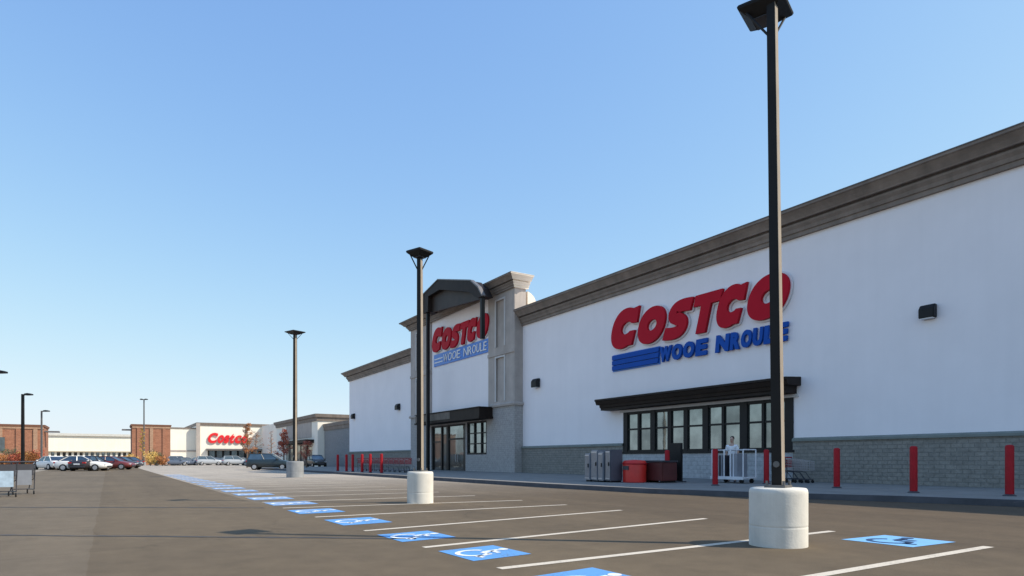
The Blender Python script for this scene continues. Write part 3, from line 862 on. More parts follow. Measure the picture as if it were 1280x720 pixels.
cart = make_cart('red handled shopping cart nested in the row left of the portal', 'nested carts left of the portal')
for i in range(11):
    o = cart if i == 0 else copy_tree(cart)
    place(o, W(-51.6 + 1.0*i, 17.9, 0.15), RZ)
for i in range(3):
    o = copy_tree(cart)
    place(o, W(-16.1 + 0.28*i, 23.5, 0.15), RZ + R(8), 'shopping cart standing just right of the near lamp post', 'carts right of the near lamp post')

# ------------------------------------------------------------------ things on the walk
def cage(label, a, l, h, w, key, slats=7):
    t = fthing('locker', label, 'locker', a, l, 0.15)
    MB().box(-w/2, w/2, -0.32, 0.32, 0.06, h).build('cabinet', M[key], t, bevel=0.015)
    d = MB()
    for i in range(slats):
        x = -w/2 + 0.05 + (w-0.1)*i/(slats-1)
        d.box(x-0.012, x+0.012, -0.345, -0.322, 0.12, h-0.06)
    d.box(-w/2+0.03, w/2-0.03, -0.35, -0.345, h-0.12, h-0.06).box(-w/2+0.03, w/2-0.03, -0.35, -0.345, 0.12, 0.18)
    dr = d.build('door', M['chrome'], t)
    MB().box(w/2-0.1, w/2-0.06, -0.375, -0.352, h*0.5, h*0.5+0.16).build('handle', M['black_metal'], dr)
    for x in (-w/2+0.06, w/2-0.06):
        MB().box(x-0.03, x+0.03, -0.28, 0.28, 0, 0.058).build('foot', M['black_metal'], t)
    return t
cage('grey metal locker, leftmost of the four left of the red bin', -21.35, 17.6, 1.20, 0.34, 'grey_metal', 5)
cage('pale blue-grey metal locker, widest and second of the four', -20.95, 17.65, 1.34, 0.42, 'grey_metal', 7)
cage('grey metal locker, third of the four left of the red bin', -20.48, 17.6, 1.26, 0.32, 'grey_metal', 5)
cage('dark slate locker, closest to the red bin', -20.08, 17.65, 1.34, 0.32, 'slate', 5)

t = fthing('bin', 'rounded glossy red bin standing under the left window panes', 'bin', -19.45, 18.2, 0.15)
MB().lathe([(0.44,0.0),(0.47,0.03),(0.48,0.80),(0.46,0.86),(0.40,0.90),(0.01,0.93)], 36).build('body', M['red_plastic'], t, smooth=True)
MB().lathe([(0.50,0.74),(0.51,0.76),(0.50,0.79)], 36).build('rim', M['red_bollard'], t, smooth=True)
MB().box(-0.16,0.16,-0.492,-0.46,0.52,0.68).build('flap', M['dark_grey'], t)

t = fthing('freezer_chest', 'low dark red and black chest between the red bin and black panel', 'chest', -18.98, 19.1, 0.15)
MB().box(-0.55,0.62,-0.42,0.42,0.08,0.82).build('body', mat('dark_maroon', (0.10,0.022,0.02), 0.5, 0.2, 2), t, bevel=0.03)
MB().box(-0.58,0.65,-0.45,0.45,0.825,0.90).build('lid', M['dark_grey'], t, bevel=0.02)
for x in (-0.42, 0.48):
    MB().box(x-0.06,x+0.06,-0.36,0.36,0,0.078).build('foot', M['black_metal'], t)

t = fthing('display_panel', 'tall black board standing behind the red bollard under the windows', 'board', -18.85, 19.9, 0.15)
MB().box(-0.38,0.38,-0.06,0.06,0.05,1.62).build('board', M['black_metal'], t, bevel=0.015)
for x in (-0.3,0.3): MB().box(x-0.04,x+0.04,-0.3,0.3,0,0.048).build('foot', M['dark_grey'], t)

# white flatbed cart with upright rails and boards
def flatbed(label, a, l, w):
    t = fthing('flatbed_cart', label, 'cart', a, l, 0.15)
    MB().box(-w/2, w/2, -0.42, 0.42, 0.19, 0.25).build('deck', M['white_metal'], t, bevel=0.01)
    MB().box(-w/2-0.02, w/2+0.02, -0.45, -0.421, 0.15, 0.27).build('bumper', M['white_metal'], t)
    for x in (-w/2+0.02, -w/2+0.62, w/2-0.62, w/2-0.02):
        MB().path([(x,-0.38,0.25),(x,-0.38,1.32),(x,0.38,1.32),(x,0.38,0.25)], 0.026, 8).build('rail', M['white_metal'], t)
    for x in (-w/2+0.15, w/2-0.15):
        for y in (-0.3, 0.3):
            MB().tube((x,y-0.03,0.09),(x,y+0.03,0.09),0.09,0.09,16).build('wheel', M['rubber'], t)
    return t
flatbed('white flatbed cart with tall tube rails beside the person', -16.95, 21.2, 1.55)
for i, (a, key, w, h, lb) in enumerate(((-17.28,'dark_grey',0.34,0.86,'dark slate carton upright on the left of the white flatbed cart'),
                                       (-16.72,'grey_metal',0.40,0.92,'blue-grey carton upright on the right of the white flatbed cart'))):
    t = fthing('carton', lb, 'carton', a, 21.2, 0.402)
    MB().box(-w/2, w/2, -0.3, 0.3, 0, h).build('box', M[key], t, bevel=0.012)
    MB().box(-0.03, 0.03, -0.304, -0.301, 0.0, h).build('tape', M['grey_metal' if key == 'dark_grey' else 'white_metal'], t)

# ------------------------------------------------------------------ person
def skin_mesh(name, pts, edges, radii, mt, parent, sub=2, root=0):
    me = bpy.data.meshes.new(name); me.from_pydata(pts, edges, [])
    o = bpy.data.objects.new(name, me); COL.objects.link(o); o.parent = parent
    md = o.modifiers.new('Skin', 'SKIN'); md.use_smooth_shade = True
    for i, r in enumerate(radii):
        sv = me.skin_vertices[0].data[i]
        sv.radius = r if isinstance(r, tuple) else (r, r)
        sv.use_root = (i == root)
    ss = o.modifiers.new('Sub', 'SUBSURF'); ss.levels = sub; ss.render_levels = sub
    me.materials.append(mt)
    return o
pp = W(-17.62, 21.95, 0.15)
person = thing('person', 'person in white t-shirt and dark trousers standing just behind the white cart', 'person', pp, RZ + R(20))
P = []; E_ = []; Rr = []
def jt(p, r, par=None):
    P.append(p); Rr.append(r)
    if par is not None: E_.append((par, len(P)-1))
    return len(P)-1
pel = jt((0,0,0.98),(0.155,0.115))
wai = jt((0,-0.01,1.14),(0.135,0.10),pel)
che = jt((0,-0.015,1.34),(0.165,0.115),wai)
shb = jt((0,0,1.46),(0.13,0.09),che)
nk = jt((0,-0.005,1.535),0.055,shb)
hd0 = jt((0,-0.015,1.60),0.07,nk)
hd1 = jt((0,-0.025,1.67),(0.077,0.095),hd0)
hd2 = jt((0,-0.02,1.75),(0.072,0.088),hd1)
hd3 = jt((0,-0.01,1.80),(0.045,0.055),hd2)
def arm(sg, elbow, wrist, hand):
    sh = jt((sg*0.175,0.0,1.435),0.062,shb)
    el = jt(elbow,0.042,sh); wr = jt(wrist,0.028,el)
    d = (Vector(hand)-Vector(wrist)); pm = jt(tuple(Vector(wrist)+d*0.5),(0.036,0.018),wr); kn = jt(hand,(0.040,0.015),pm)
    dn = d.normalized(); side = dn.orthogonal().normalized()
    side = Vector((0,-1,0)) - dn*Vector((0,-1,0)).dot(dn); side.normalize(); curl = Vector((-sg,0,0))
    for k, ln in enumerate((0.075,0.085,0.08,0.062)):
        b = Vector(hand) + side*(0.030-0.020*k)
        a1 = jt(tuple(b + dn*0.02),0.009,kn); a2 = jt(tuple(b + dn*ln*0.6 + curl*0.008),0.008,a1); jt(tuple(b + dn*ln + curl*0.028),0.007,a2)
    tb = Vector(wrist)+d*0.45 + side*0.035
    t1 = jt(tuple(tb),0.011,pm); jt(tuple(tb + dn*0.035 + side*0.02 + curl*0.015),0.009,t1)
    return el, wr
arm(-1, (-0.235,0.03,1.16), (-0.25,-0.06,0.93), (-0.25,-0.09,0.85))
arm(1, (0.25,-0.02,1.18), (0.22,-0.22,1.10), (0.20,-0.30,1.10))
for sg in (-1, 1):
    hp = jt((sg*0.095,0,0.90),0.085,pel); kn = jt((sg*0.105,-0.02+0.02*sg,0.50),0.057,hp); an = jt((sg*0.11,0.03*sg+0.02,0.09),0.038,kn)
    jt((sg*0.12,-0.13+0.03*sg,0.035),(0.04,0.03),an)
body = skin_mesh('body', P, E_, Rr, M['skin'], person)
def wear(name, idx_pts, edges, radii, mt): return skin_mesh(name, idx_pts, edges, radii, mt, person)
wear('shirt', [(0,-0.01,0.93),(0,-0.012,1.14),(0,-0.018,1.34),(0,0,1.455),(0,0,1.50),(-0.18,0,1.43),(-0.222,0.02,1.22),(0.18,0,1.43),(0.232,-0.012,1.24)],
     [(0,1),(1,2),(2,3),(3,4),(3,5),(5,6),(3,7),(7,8)], [(0.178,0.137),(0.160,0.122),(0.184,0.132),(0.145,0.10),(0.075,0.07),0.082,0.075,0.082,0.075], M['shirt'])
wear('trousers', [(0,0,1.02),(0,0,0.93),(-0.098,0,0.86),(-0.106,-0.04,0.50),(-0.112,-0.01,0.09),(0.098,0,0.86),(0.106,0.0,0.50),(0.112,0.05,0.09)],
     [(0,1),(1,2),(2,3),(3,4),(1,5),(5,6),(6,7)], [(0.160,0.125),(0.165,0.128),0.098,0.076,0.064,0.098,0.076,0.064], M['trousers'])
wear('hair', [(0,0.03,1.67),(0,0.02,1.77),(0,-0.02,1.825)], [(0,1),(1,2)], [(0.085,0.085),(0.094,0.098),(0.072,0.085)], M['hair'])
for sg in (-1, 1):
    wear('shoe', [(sg*0.112,0.03*sg+0.03,0.05),(sg*0.12,-0.06+0.03*sg,0.042),(sg*0.125,-0.16+0.03*sg,0.035)], [(0,1),(1,2)], [(0.045,0.05),(0.048,0.042),(0.042,0.03)], M['dark_grey'])
    MB().lathe([(0.001,-0.011),(0.009,-0.006),(0.011,0),(0.009,0.006),(0.001,0.011)], 10).build('eye', M['hair'], person).location = (sg*0.033,-0.108,1.70)
MB().add([(-0.014,-0.108,1.655),(0.014,-0.108,1.655),(0,-0.138,1.66),(0,-0.112,1.715)], [(0,1,2),(0,2,3),(1,3,2),(0,3,1)]).build('nose', M['skin'], person)
MB().box(-0.025,0.025,-0.112,-0.098,1.622,1.632).build('mouth', M['lamp_red'], person, bevel=0.003)
person.scale = (1.04,1.04,1.04)

# ------------------------------------------------------------------ lamp posts
def concrete_base(t, r, h, key):
    prof = [(r*1.0,0.0),(r*1.0,h*0.31),(r*1.0,h*0.335),(r*0.988,h*0.345),(r*1.0,h*0.355),(r*1.0,h*0.38),(r*1.0,h-0.075),(r*1.0,h-0.055),(r*0.985,h-0.025),(r*0.95,h-0.006),(r*0.90,h),(r*0.8,h+0.002),(0.01,h+0.004)]
    return MB().lathe(prof, 48).build('base', M[key], t, smooth=True, autos=60)
def square_bar(m, p0, p1, w0, w1, rot):
    vs = []
    for p, w in ((p0,w0),(p1,w1)):
        for i in range(4):
            an = rot + math.pi/4 + i*math.pi/2
            vs.append((p[0]+math.cos(an)*w*0.7071, p[1]+math.sin(an)*w*0.7071, p[2]))
    m.add(vs, [(0,1,5,4),(1,2,6,5),(2,3,7,6),(3,0,4,7),(3,2,1,0),(4,5,6,7)])
def lamp_post(label, loc, br, bh, ztop, pw, rot, lean=0.0, key='concrete', head=0.36, hoff=0.0, hz=None, pk='pole', strip=0.46):
    t = thing('lamp_post', label, 'lamp post', loc, 0)
    concrete_base(t, br, bh, key)
    m = MB(); dx = -math.tan(lean)*(ztop-bh)
    square_bar(m, (0,0,bh), (dx,0,ztop), pw, pw*0.82, rot)
    m.build('pole', M[pk], t, bevel=0.006)
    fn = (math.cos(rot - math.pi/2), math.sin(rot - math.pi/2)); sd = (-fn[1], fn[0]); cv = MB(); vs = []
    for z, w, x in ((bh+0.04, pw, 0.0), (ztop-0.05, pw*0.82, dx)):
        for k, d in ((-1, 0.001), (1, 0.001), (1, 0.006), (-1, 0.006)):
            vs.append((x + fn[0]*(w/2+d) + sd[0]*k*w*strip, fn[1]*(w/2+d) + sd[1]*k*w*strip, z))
    cv.add(vs, [(0,1,5,4),(1,2,6,5),(2,3,7,6),(3,0,4,7),(3,2,1,0),(4,5,6,7)]).build('cover_strip', M['pole_face'], t)  # pale strip imitates the sunlit face of the pole
    hh = MB(); hx0 = (-fn[0]*0, 0); lf_ = (-sd[0], -sd[1])
    hh.tube((-sd[0]*pw*0.5, -sd[1]*pw*0.5, bh+0.30), (-sd[0]*(pw*0.5+0.012), -sd[1]*(pw*0.5+0.012), bh+0.30), pw*0.34, pw*0.32, 12).build('hand_hole_cover', M['pole_grey'], t)
    pl = MB(); square_bar(pl, (0,0,bh), (0,0,bh+0.035), pw*2.1, pw*2.1, rot); pl.build('base_plate', M['pole_grey'], t)
    bo = MB()
    for i in range(4):
        an = rot + math.pi/4 + i*math.pi/2; q = (math.cos(an)*pw*1.2, math.sin(an)*pw*1.2)
        bo.tube((q[0],q[1],bh+0.034),(q[0],q[1],bh+0.09),0.017,0.017,6)
    bo.build('anchor_bolts', M['pole_grey'], t)
    hz = hz or ztop
    hx, hy = dx, hoff
    H = MB(); rings = [(head*0.50,0.0),(head*0.95,0.10),(head,0.115),(head,0.15),(head*0.9,0.165)]
    vs = []
    for r, z in rings:
        for i in range(4):
            an = R(8) + i*math.pi/2
            vs.append((hx+math.cos(an)*r, hy+math.sin(an)*r, hz+z))
    fs = [(j*4+i, j*4+(i+1)%4, (j+1)*4+(i+1)%4, (j+1)*4+i) for j in range(len(rings)-1) for i in range(4)] + [(3,2,1,0), tuple(range(16,20))]
    hd = H.add(vs, fs).build('lamp_head', M['black_metal'], t, bevel=0.008)
    ls = MB(); vs = []
    for r, z in ((head*0.46,-0.012),(head*0.46,-0.002)):
        for i in range(4):
            an = R(8)+i*math.pi/2; vs.append((hx+math.cos(an)*r, hy+math.sin(an)*r, hz+z))
    ls.add(vs, [(0,1,5,4),(1,2,6,5),(2,3,7,6),(3,0,4,7),(3,2,1,0),(4,5,6,7)]).build('lens', M['dark_grey'], hd)
    for i in (0, 2):
        an = R(8) + i*math.pi/2
        MB().tube((hx+math.cos(an)*pw*0.3, math.sin(an)*pw*0.3, hz-0.34), (hx+math.cos(an)*head*0.72, hy+math.sin(an)*head*0.72, hz+0.085), 0.016, 0.016, 6).build('brace', M['black_metal'], t)
    return t
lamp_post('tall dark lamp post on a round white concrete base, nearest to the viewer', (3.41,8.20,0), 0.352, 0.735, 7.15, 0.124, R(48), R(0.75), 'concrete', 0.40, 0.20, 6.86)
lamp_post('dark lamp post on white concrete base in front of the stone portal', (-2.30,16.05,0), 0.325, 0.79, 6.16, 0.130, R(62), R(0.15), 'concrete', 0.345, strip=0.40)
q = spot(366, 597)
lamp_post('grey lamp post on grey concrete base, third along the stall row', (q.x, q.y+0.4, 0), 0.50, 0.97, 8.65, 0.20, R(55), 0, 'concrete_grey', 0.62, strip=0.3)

def arm_lamp(label, px, Z, ztop, arm_len, w=0.14, twin=False, key='pole'):
    t = thing('lamp_post', label, 'lamp post', ((px-640)/FPX*Z, Z, 0), 0)
    m = MB(); square_bar(m, (0,0,0.6), (0,0,ztop), w*1.2, w, R(10)); m.build('pole', M[key], t)
    MB().lathe([(0.3,0),(0.3,0.58),(0.26,0.6),(0.01,0.6)], 20).build('base', M['concrete_grey'], t, smooth=True)
    for sgn in ((1,-1) if twin else (1,)):
        x0, x1 = (0.0, sgn*arm_len)
        MB().tube((0,0,ztop-0.12),(sgn*arm_len*0.35,0,ztop-0.06),0.05,0.05,8).build('arm', M[key], t)
        a, b = sorted((sgn*arm_len*0.3, sgn*arm_len))
        MB().prism([(a,ztop-0.12),(b,ztop-0.10),(b,ztop+0.02),((a+b)/2,ztop+0.09),(a,ztop+0.04)], (-0.22,0.22), 'y').build('lamp_head', M['black_metal'], t, bevel=0.02)
    return t
arm_lamp('dark one-armed lamp post in front of the left brick pavilion', 28.5, 60, 7.2, 0.85, 0.19)
arm_lamp('thin one-armed lamp post just right of the left brick pavilion lamp', 52, 82, 7.3, 0.95, 0.15, key='pole_grey')
arm_lamp('lamp post at the left edge of the photo, only its head in view', -7, 45, 7.25, 0.80, 0.2)
arm_lamp('pale thin twin-headed lamp post above the right brick pavilion', 180, 112, 11.6, 0.6, 0.16, True, key='pole_grey')

# ------------------------------------------------------------------ low buildings beyond the store
t = fthing('annex_wall', 'low grey block wall with brown coping at the far left end of the store', 'wall', -91, 27)
oo = (-91, 27, 0)
part(MB().box(-100.5, -82.8, 27, 34, 0, 5.45), 'wall', block_mat('grey_block', (0.30,0.30,0.305),(0.26,0.265,0.27),(0.22,0.22,0.225)), t, oo)
part(MB().sweep([(-82.8,34,1,0),(-82.8,27,1,-1),(-100.5,27,-1,-1),(-100.5,34,-1,0)], [(0,5.30),(0.10,5.30),(0.14,5.75),(0.22,5.8),(0.25,6.25),(0.0,6.3)]), 'coping', 'cornice', t, oo)

t = fthing('annex_store', 'small grey shop front with dark canopy and sloping cornice line', 'store', -108, 26)
oo = (-108, 26, 0)
m = MB()
m.box(-121.5, -114.5, 26, 26.8, 0, 7.0).box(-97.5, -94.6, 26, 26.8, 0, 7.0).box(-114.5, -97.5, 26, 26.8, 4.0, 7.0).box(-121.5, -94.6, 26.8, 44, 0, 6.9)
part(m, 'wall', 'cream_wall', t, oo)
part(MB().box(-113.8, -97.9, 25.92, 25.998, 4.4, 6.75), 'sign_panel', 'portal', t, oo)
part(MB().box(-114.5, -96.5, 24.7, 25.998, 3.55, 4.05), 'canopy', 'bronze', t, oo, bevel=0.03)
part(MB().sweep([(-94.6,44,1,0),(-94.6,26,1,-1),(-121.5,26,-1,-1),(-121.5,44,-1,0)], [(0,6.75),(0.15,6.75),(0.2,7.2),(0.4,7.3),(0.5,7.75),(0.0,7.8)]), 'cornice', 'cornice', t, oo)
for x0, x1 in ((-114.2,-110.4),(-110.1,-106.2),(-105.9,-102.0),(-101.7,-97.8)):
    fr = part(MB().box(x0, x1, 26.42, 26.5, 0.1, 0.3).box(x0, x0+0.12, 26.42, 26.5, 0.3, 3.5).box(x1-0.12, x1, 26.42, 26.5, 0.3, 3.5), 'window', 'black_metal', t, oo)
    part(MB().box(x0+0.12, x1-0.12, 26.45, 26.47, 0.3, 3.5), 'pane', 'glass_dark', fr, oo)

# ------------------------------------------------------------------ buildings that close the lane (facing the viewer)
def frontage(px0, px1, Z0):               # left foot position and width of a front seen between two columns of the photo
    X0 = (px0-640)/FPX*Z0; k = (px1-640)/FPX
    u = (k*Z0 - X0)/(c - k*s)
    return Vector((X0, Z0, 0)), u
def far_thing(name, label, cat, px0, px1, Z0):
    p, u = frontage(px0, px1, Z0)
    return thing(name, label, cat, p, RZ2), u
# far cream store with red sign
t, u = far_thing('far_store', 'far cream store with red sign and dark open front', 'store', 247, 346, 160)
ZT = EYE + (YH-528)/FPX*160
m = MB().box(0, u*0.12, 0, 1, 0, 3.3).box(u*0.97, u, 0, 1, 0, 3.3).box(0, u, 0, 1, 3.3, ZT-0.5).box(0, u, 1.0, 30, 0, ZT-0.6)
m.build('wall', M['cream_wall'], t)
MB().sweep([(0,30,-1,0),(0,0,-1,-1),(u,0,1,-1),(u,30,1,0)], [(0,ZT-0.7),(0.2,ZT-0.7),(0.35,ZT-0.05),(0,ZT)]).build('cornice', M['cornice'], t)
MB().box(u*0.10, u*0.98, -1.0, -0.002, 3.35, 3.75).build('canopy', M['flashing'], t)
MB().box(-0.35, 0.55, -0.4, -0.002, 0, ZT-0.2).build('pilaster', M['portal'], t)
MB().box(u*0.60, u*0.63, -0.25, -0.002, 3.8, ZT-0.75).build('pilaster', M['cream_wall'], t)
for i in range(9):
    x0 = u*(0.13 + 0.092*i); fr = MB().box(x0, x0+u*0.012, 0.3, 0.6, 0, 3.2).box(x0+u*0.078, x0+u*0.088, 0.3, 0.6, 0, 3.2).box(x0, x0+u*0.088, 0.3, 0.6, 3.202, 3.3).build('window', M['black_metal'], t)
    MB().box(x0+u*0.0125, x0+u*0.0775, 0.42, 0.46, 0.0, 3.2).build('pane', M['glass_dark'] if i % 3 else M['glass'], fr)
sgn = thing('store_sign', 'small red slanted sign on the far cream store', 'store sign', t.matrix_basis @ Vector((0,0,0)), RZ2)
sgn.location = t.location + Matrix.Rotation(RZ2, 3, 'Z') @ Vector((u*0.12, -0.06, 0))
z1 = EYE + (YH-541)/FPX*162; z0 = EYE + (YH-554)/FPX*162; wd = u*0.50
xs = [0, 0.235, 0.40, 0.53, 0.66, 0.83, 1.0]
for i, ch in enumerate('Costco'):
    hh = 1.0 if i == 0 else 0.80
    o = mesh_obj(glyph(ch, wd*xs[i]+0.05, wd*xs[i+1]-0.05, z0, z0+(z1-z0)*(hh if ch != 't' else 0.95), 0.3, 0.22, 0.05), 'letter', M['red_sign_far'], sgn, (0,-0.2,0))
# lower cream wing to its left
t, u = far_thing('far_store_wing', 'plain cream low wing left of the far store with red sign', 'building', 212, 248, 158)
ZT = EYE + (YH-534)/FPX*158
MB().box(0, u-0.4, 0, 20, 0, ZT-0.3).build('wall', M['cream_wall'], t)
MB().box(-0.1, u-0.42, -0.15, 0.3, ZT-0.298, ZT).build('coping', M['cornice'], t)
MB().box(0, u-0.45, -0.12, -0.002, 3.0, 3.4).build('band', M['portal'], t)
# right-hand continuation behind trees
t, u = far_thing('far_shop', 'cream shop front behind the autumn trees right of the far store', 'store', 346.5, 372, 152)
ZT = EYE + (YH-529.5)/FPX*155
MB().box(0.1, u, 0, 25, 0, ZT).build('wall', M['cream_wall'], t)
MB().box(0.1, u, -0.2, -0.002, ZT-0.6, ZT+0.05).build('coping', M['cornice'], t)
MB().box(0.5, u*0.9, -0.15, -0.002, 0.1, 2.9).build('shop_window', M['glass_dark'], t)
# brick pavilions
def pavilion(label, px0, px1, Z0, ytop, depth, eave):
    t, u = far_thing('brick_pavilion', label, 'building', px0, px1, Z0)
    ZT = EYE + (YH-ytop)/FPX*Z0
    MB().box(0, u, 0, depth, 0, ZT-0.35).build('wall', M['brick'], t)
    MB().sweep([(0,depth,-1,0),(0,0,-1,-1),(u,0,1,-1),(u,depth,1,0)], [(0,ZT-0.38),(0.12,ZT-0.38),(0.2,ZT-0.02),(0,ZT)]).build('coping', mat('brick_coping', (0.22,0.10,0.06), 0.8), t)
    n = max(3, int(u/1.9))
    for i in range(n):
        x = u*(i+0.5)/n
        MB().box(x-0.28, x+0.28, -0.16, -0.002, 0, ZT-0.75).build('pilaster', M['brick_pale'] if i % 2 else M['brick'], t)
    MB().box(0.02, u-0.02, -0.10, -0.002, ZT-0.72, ZT-0.42).build('band', M['brick_pale'], t)
    if eave < 0: MB().box(-1.6, -0.002, 0.5, 3.0, ZT-1.15, ZT-0.95).build('eave', M['flashing'], t)
    else: MB().box(u+0.002, u+2.0, 0.5, 3.0, ZT-1.15, ZT-0.95).build('eave', M['flashing'], t)
    return t, u, ZT
pr, pu, pz = pavilion('red brick pavilion right of the lane with orange shrubs at its foot', 165, 213, 120, 530, 9, -1)
pl_, plu, plz = pavilion('red brick pavilion at the left edge with lamp post in front', -34, 55, 100, 529, 9, 1)
part(MB().box(plu*0.20, plu*0.44, -0.24, -0.162, 2.4, 4.6), 'upper_window', 'glass_dark', pl_, (0,0,0))
# long cream building
t, u = far_thing('long_store', 'long low cream store with row of dark glass bays behind the parked cars', 'store', 40, 172, 185)
ZT = EYE + (YH-541)/FPX*185
m = MB().box(0, u, 0, 1.2, 3.4, ZT-0.7).box(0, u, 1.2, 30, 0, ZT-0.8)
n = 19
for i in range(n+1):
    x = u*i/n; m.box(max(0,x-0.30), min(u,x+0.30), 0, 1.2, 0, 3.398)
m.build('wall', M['cream_wall'], t)
MB().box(-0.2, u+0.2, -0.5, 6, ZT-0.698, ZT).build('fascia', mat('pale_fascia', (0.62,0.60,0.55), 0.8), t)
MB().box(0, u, -0.6, -0.002, 3.2, 3.5).build('canopy', mat('tan_canopy', (0.42,0.36,0.27), 0.8), t)
for i in range(n):
    x0, x1 = u*i/n+0.30, u*(i+1)/n-0.30
    fr = MB().box(x0, x0+0.1, 0.55, 0.7, 0, 3.3).box(x1-0.1, x1, 0.55, 0.7, 0, 3.3).box(x0+0.1, x1-0.1, 0.55, 0.7, 2.4, 2.52).build('window', M['black_metal'], t)
    MB().box(x0+0.1, x1-0.1, 0.6, 0.64, 0, 2.4).box(x0+0.1, x1-0.1, 0.6, 0.64, 2.52, 3.3).build('pane', M['glass_dark'] if i % 4 else M['glass'], fr)
# dim wing that closes the view left of the pavilion
t, u = far_thing('far_left_store', 'pale store wall at the far left behind the brick pavilion', 'building', -160, -36, 140)
MB().box(0, u, 0, 20, 0, 7.5).build('wall', M['cream_wall'], t)
MB().box(-0.1, u+0.1, -0.2, 0.4, 7.502, 7.9).build('coping', M['cornice'], t)

# ------------------------------------------------------------------ cars
def make_car(label, col, kind='sedan', group=None, rough=0.3):
    t = thing('parked_car', label, 'car', (0,0,0), 0, group)
    pm = mat('car_paint', col, rough, 0.03, 1.0, spec=0.6)
    tall = kind == 'suv'
    dz = 0.14 if tall else 0.0
    #        x      half w  bottom  belt
    ST = [(-2.24,0.62,0.42,0.72),(-2.18,0.78,0.30,0.86),(-2.0,0.85,0.24,0.94),(-1.3,0.88,0.20,0.96),(0.0,0.885,0.19,0.93),(0.95,0.88,0.20,0.91),(1.6,0.86,0.22,0.80),(2.05,0.79,0.26,0.70),(2.22,0.60,0.36,0.58)]
    vs, fs = [], []
    for x, w, zb, zt in ST:
        zb += dz*0.5; zt += dz
        sec = [(w*0.80,zb),(w*0.97,zb+0.10),(w,zb+(zt-zb)*0.45),(w*0.985,zt-0.13),(w*0.93,zt-0.03),(w*0.80,zt),(0,zt+0.025)]
        vs += [(x,y,z) for y, z in sec] + [(x,-y,z) for y, z in sec[-2::-1]]
    k = 13
    for i in range(len(ST)-1):
        fs += [(i*k+j, i*k+j+1, (i+1)*k+j+1, (i+1)*k+j) for j in range(k-1)] + [(i*k+k-1, i*k, (i+1)*k, (i+1)*k+k-1)]
    fs += [tuple(range(k)), tuple(range((len(ST)-1)*k, len(ST)*k))]
    MB().add(vs, fs).build('body', pm, t, smooth=True, autos=55)
    if tall: gb = [(-2.08,0.80),(0.95,0.80),(0.15,0.64),(-1.85,0.64)]; zr = 1.66
    else: gb = [(-1.72,0.80),(1.05,0.80),(0.18,0.60),(-1.02,0.60)]; zr = 1.40
    z0 = 0.93+dz
    def ring4(fr, hw, z): return [(fr[0],-hw,z),(fr[1],-hw,z),(fr[1],hw,z),(fr[0],hw,z)]
    MB().add(ring4((gb[0][0],gb[1][0]),gb[0][1],z0) + ring4((gb[3][0],gb[2][0]),gb[2][1],zr-0.03), [(0,1,5,4),(1,2,6,5),(2,3,7,6),(3,0,4,7),(4,5,6,7)]).build('window_glass', M['car_glass'], t, bevel=0.02)
    xa, xb, hw = gb[3][0], gb[2][0], gb[2][1]
    rf = MB().prism([(xa-0.06,zr-0.04),(xb+0.06,zr-0.04),(xb-0.05,zr+0.015),((xa+xb)/2,zr+0.035),(xa+0.05,zr+0.015)], (-hw-0.03, hw+0.03), 'y').build('roof', pm, t, bevel=0.02)
    pi = MB()
    for sg in (-1,1):
        for (xx0, xx1) in ((gb[0][0],xa),(gb[1][0],xb),((gb[0][0]+gb[1][0])/2+0.1,(xa+xb)/2+0.1)):
            pi.tube((xx0,sg*(gb[0][1]+0.005),z0),(xx1,sg*(hw+0.01),zr-0.03),0.045,0.035,6)
    pi.build('pillar', pm, t)
    for x in (-1.38,1.36):
        for sg in (-1,1):
            y = sg*0.80
            wh = MB().tube((x,y-0.11,0.32),(x,y+0.11,0.32),0.325,0.325,22).build('wheel', M['rubber'], t, smooth=True)
            MB().tube((x,y+sg*0.108,0.32),(x,y+sg*0.118,0.32),0.21,0.19,14).build('rim', M['rim'], wh)
    for sg in (-1,1):
        MB().box(-2.245,-2.10,sg*0.62-0.16,sg*0.62+0.16,0.70+dz,0.84+dz).build('tail_light', M['lamp_red'], t, bevel=0.015)
        MB().box(2.02,2.19,sg*0.58-0.15,sg*0.58+0.15,0.55+dz,0.65+dz).build('headlight', M['lamp_clear'], t, bevel=0.015)
        MB().box(0.72,0.88,sg*0.95-0.08,sg*0.95+0.08,0.92+dz,1.03+dz).build('mirror', pm, t, bevel=0.02)
    MB().box(-2.30,-2.16,-0.72,0.72,0.33+dz*0.5,0.47+dz*0.5).build('bumper', M['dark_grey'], t, bevel=0.03)
    MB().box(-2.262,-2.24,-0.26,0.26,0.58+dz,0.71+dz).build('number_plate', M['white_metal'], t)
    MB().box(2.16,2.25,-0.45,0.45,0.34+dz*0.5,0.50+dz*0.5).build('grille', M['dark_grey'], t, bevel=0.02)
    return t
def at_car(o, px, py, rz, label=None, group=None):
    place(o, spot(px, py), rz, label, group); return o
for px, py, key, lb in ((27, 617.5, 'grey_metal', 'shopping cart with light grey front panel left standing at the left side of the lane'),
                        (3, 621.0, 'blue_pale', 'shopping cart with pale blue front panel cut by the left edge of the photo')):
    o = copy_tree(cart); del o['group']; o['label'] = lb
    q = spot(px, py); place(o, q, math.atan2(q.y, q.x) + R(6))
    for ch in o.children:
        if ch.name.startswith('child_seat_flap'):
            ch.data = ch.data.copy(); ch.data.materials[0] = M['dark_grey']
            bd = MB().box(-0.515,-0.49,-0.20,0.20,0.30,0.76).build('panel', M[key], o)
        if ch.name.startswith(('basket', 'handle')):
            ch.data = ch.data.copy(); ch.data.materials[0] = M['dark_grey']
o = make_car('dark blue-green car parked beyond the third lamp base', (0.02,0.035,0.045), 'suv'); at_car(o, 338, 587.3, R(8))
o = make_car('black car parked in shade in front of the low grey wall', (0.010,0.013,0.013), 'suv'); place(o, W(-86.5, 23.6), RZ)
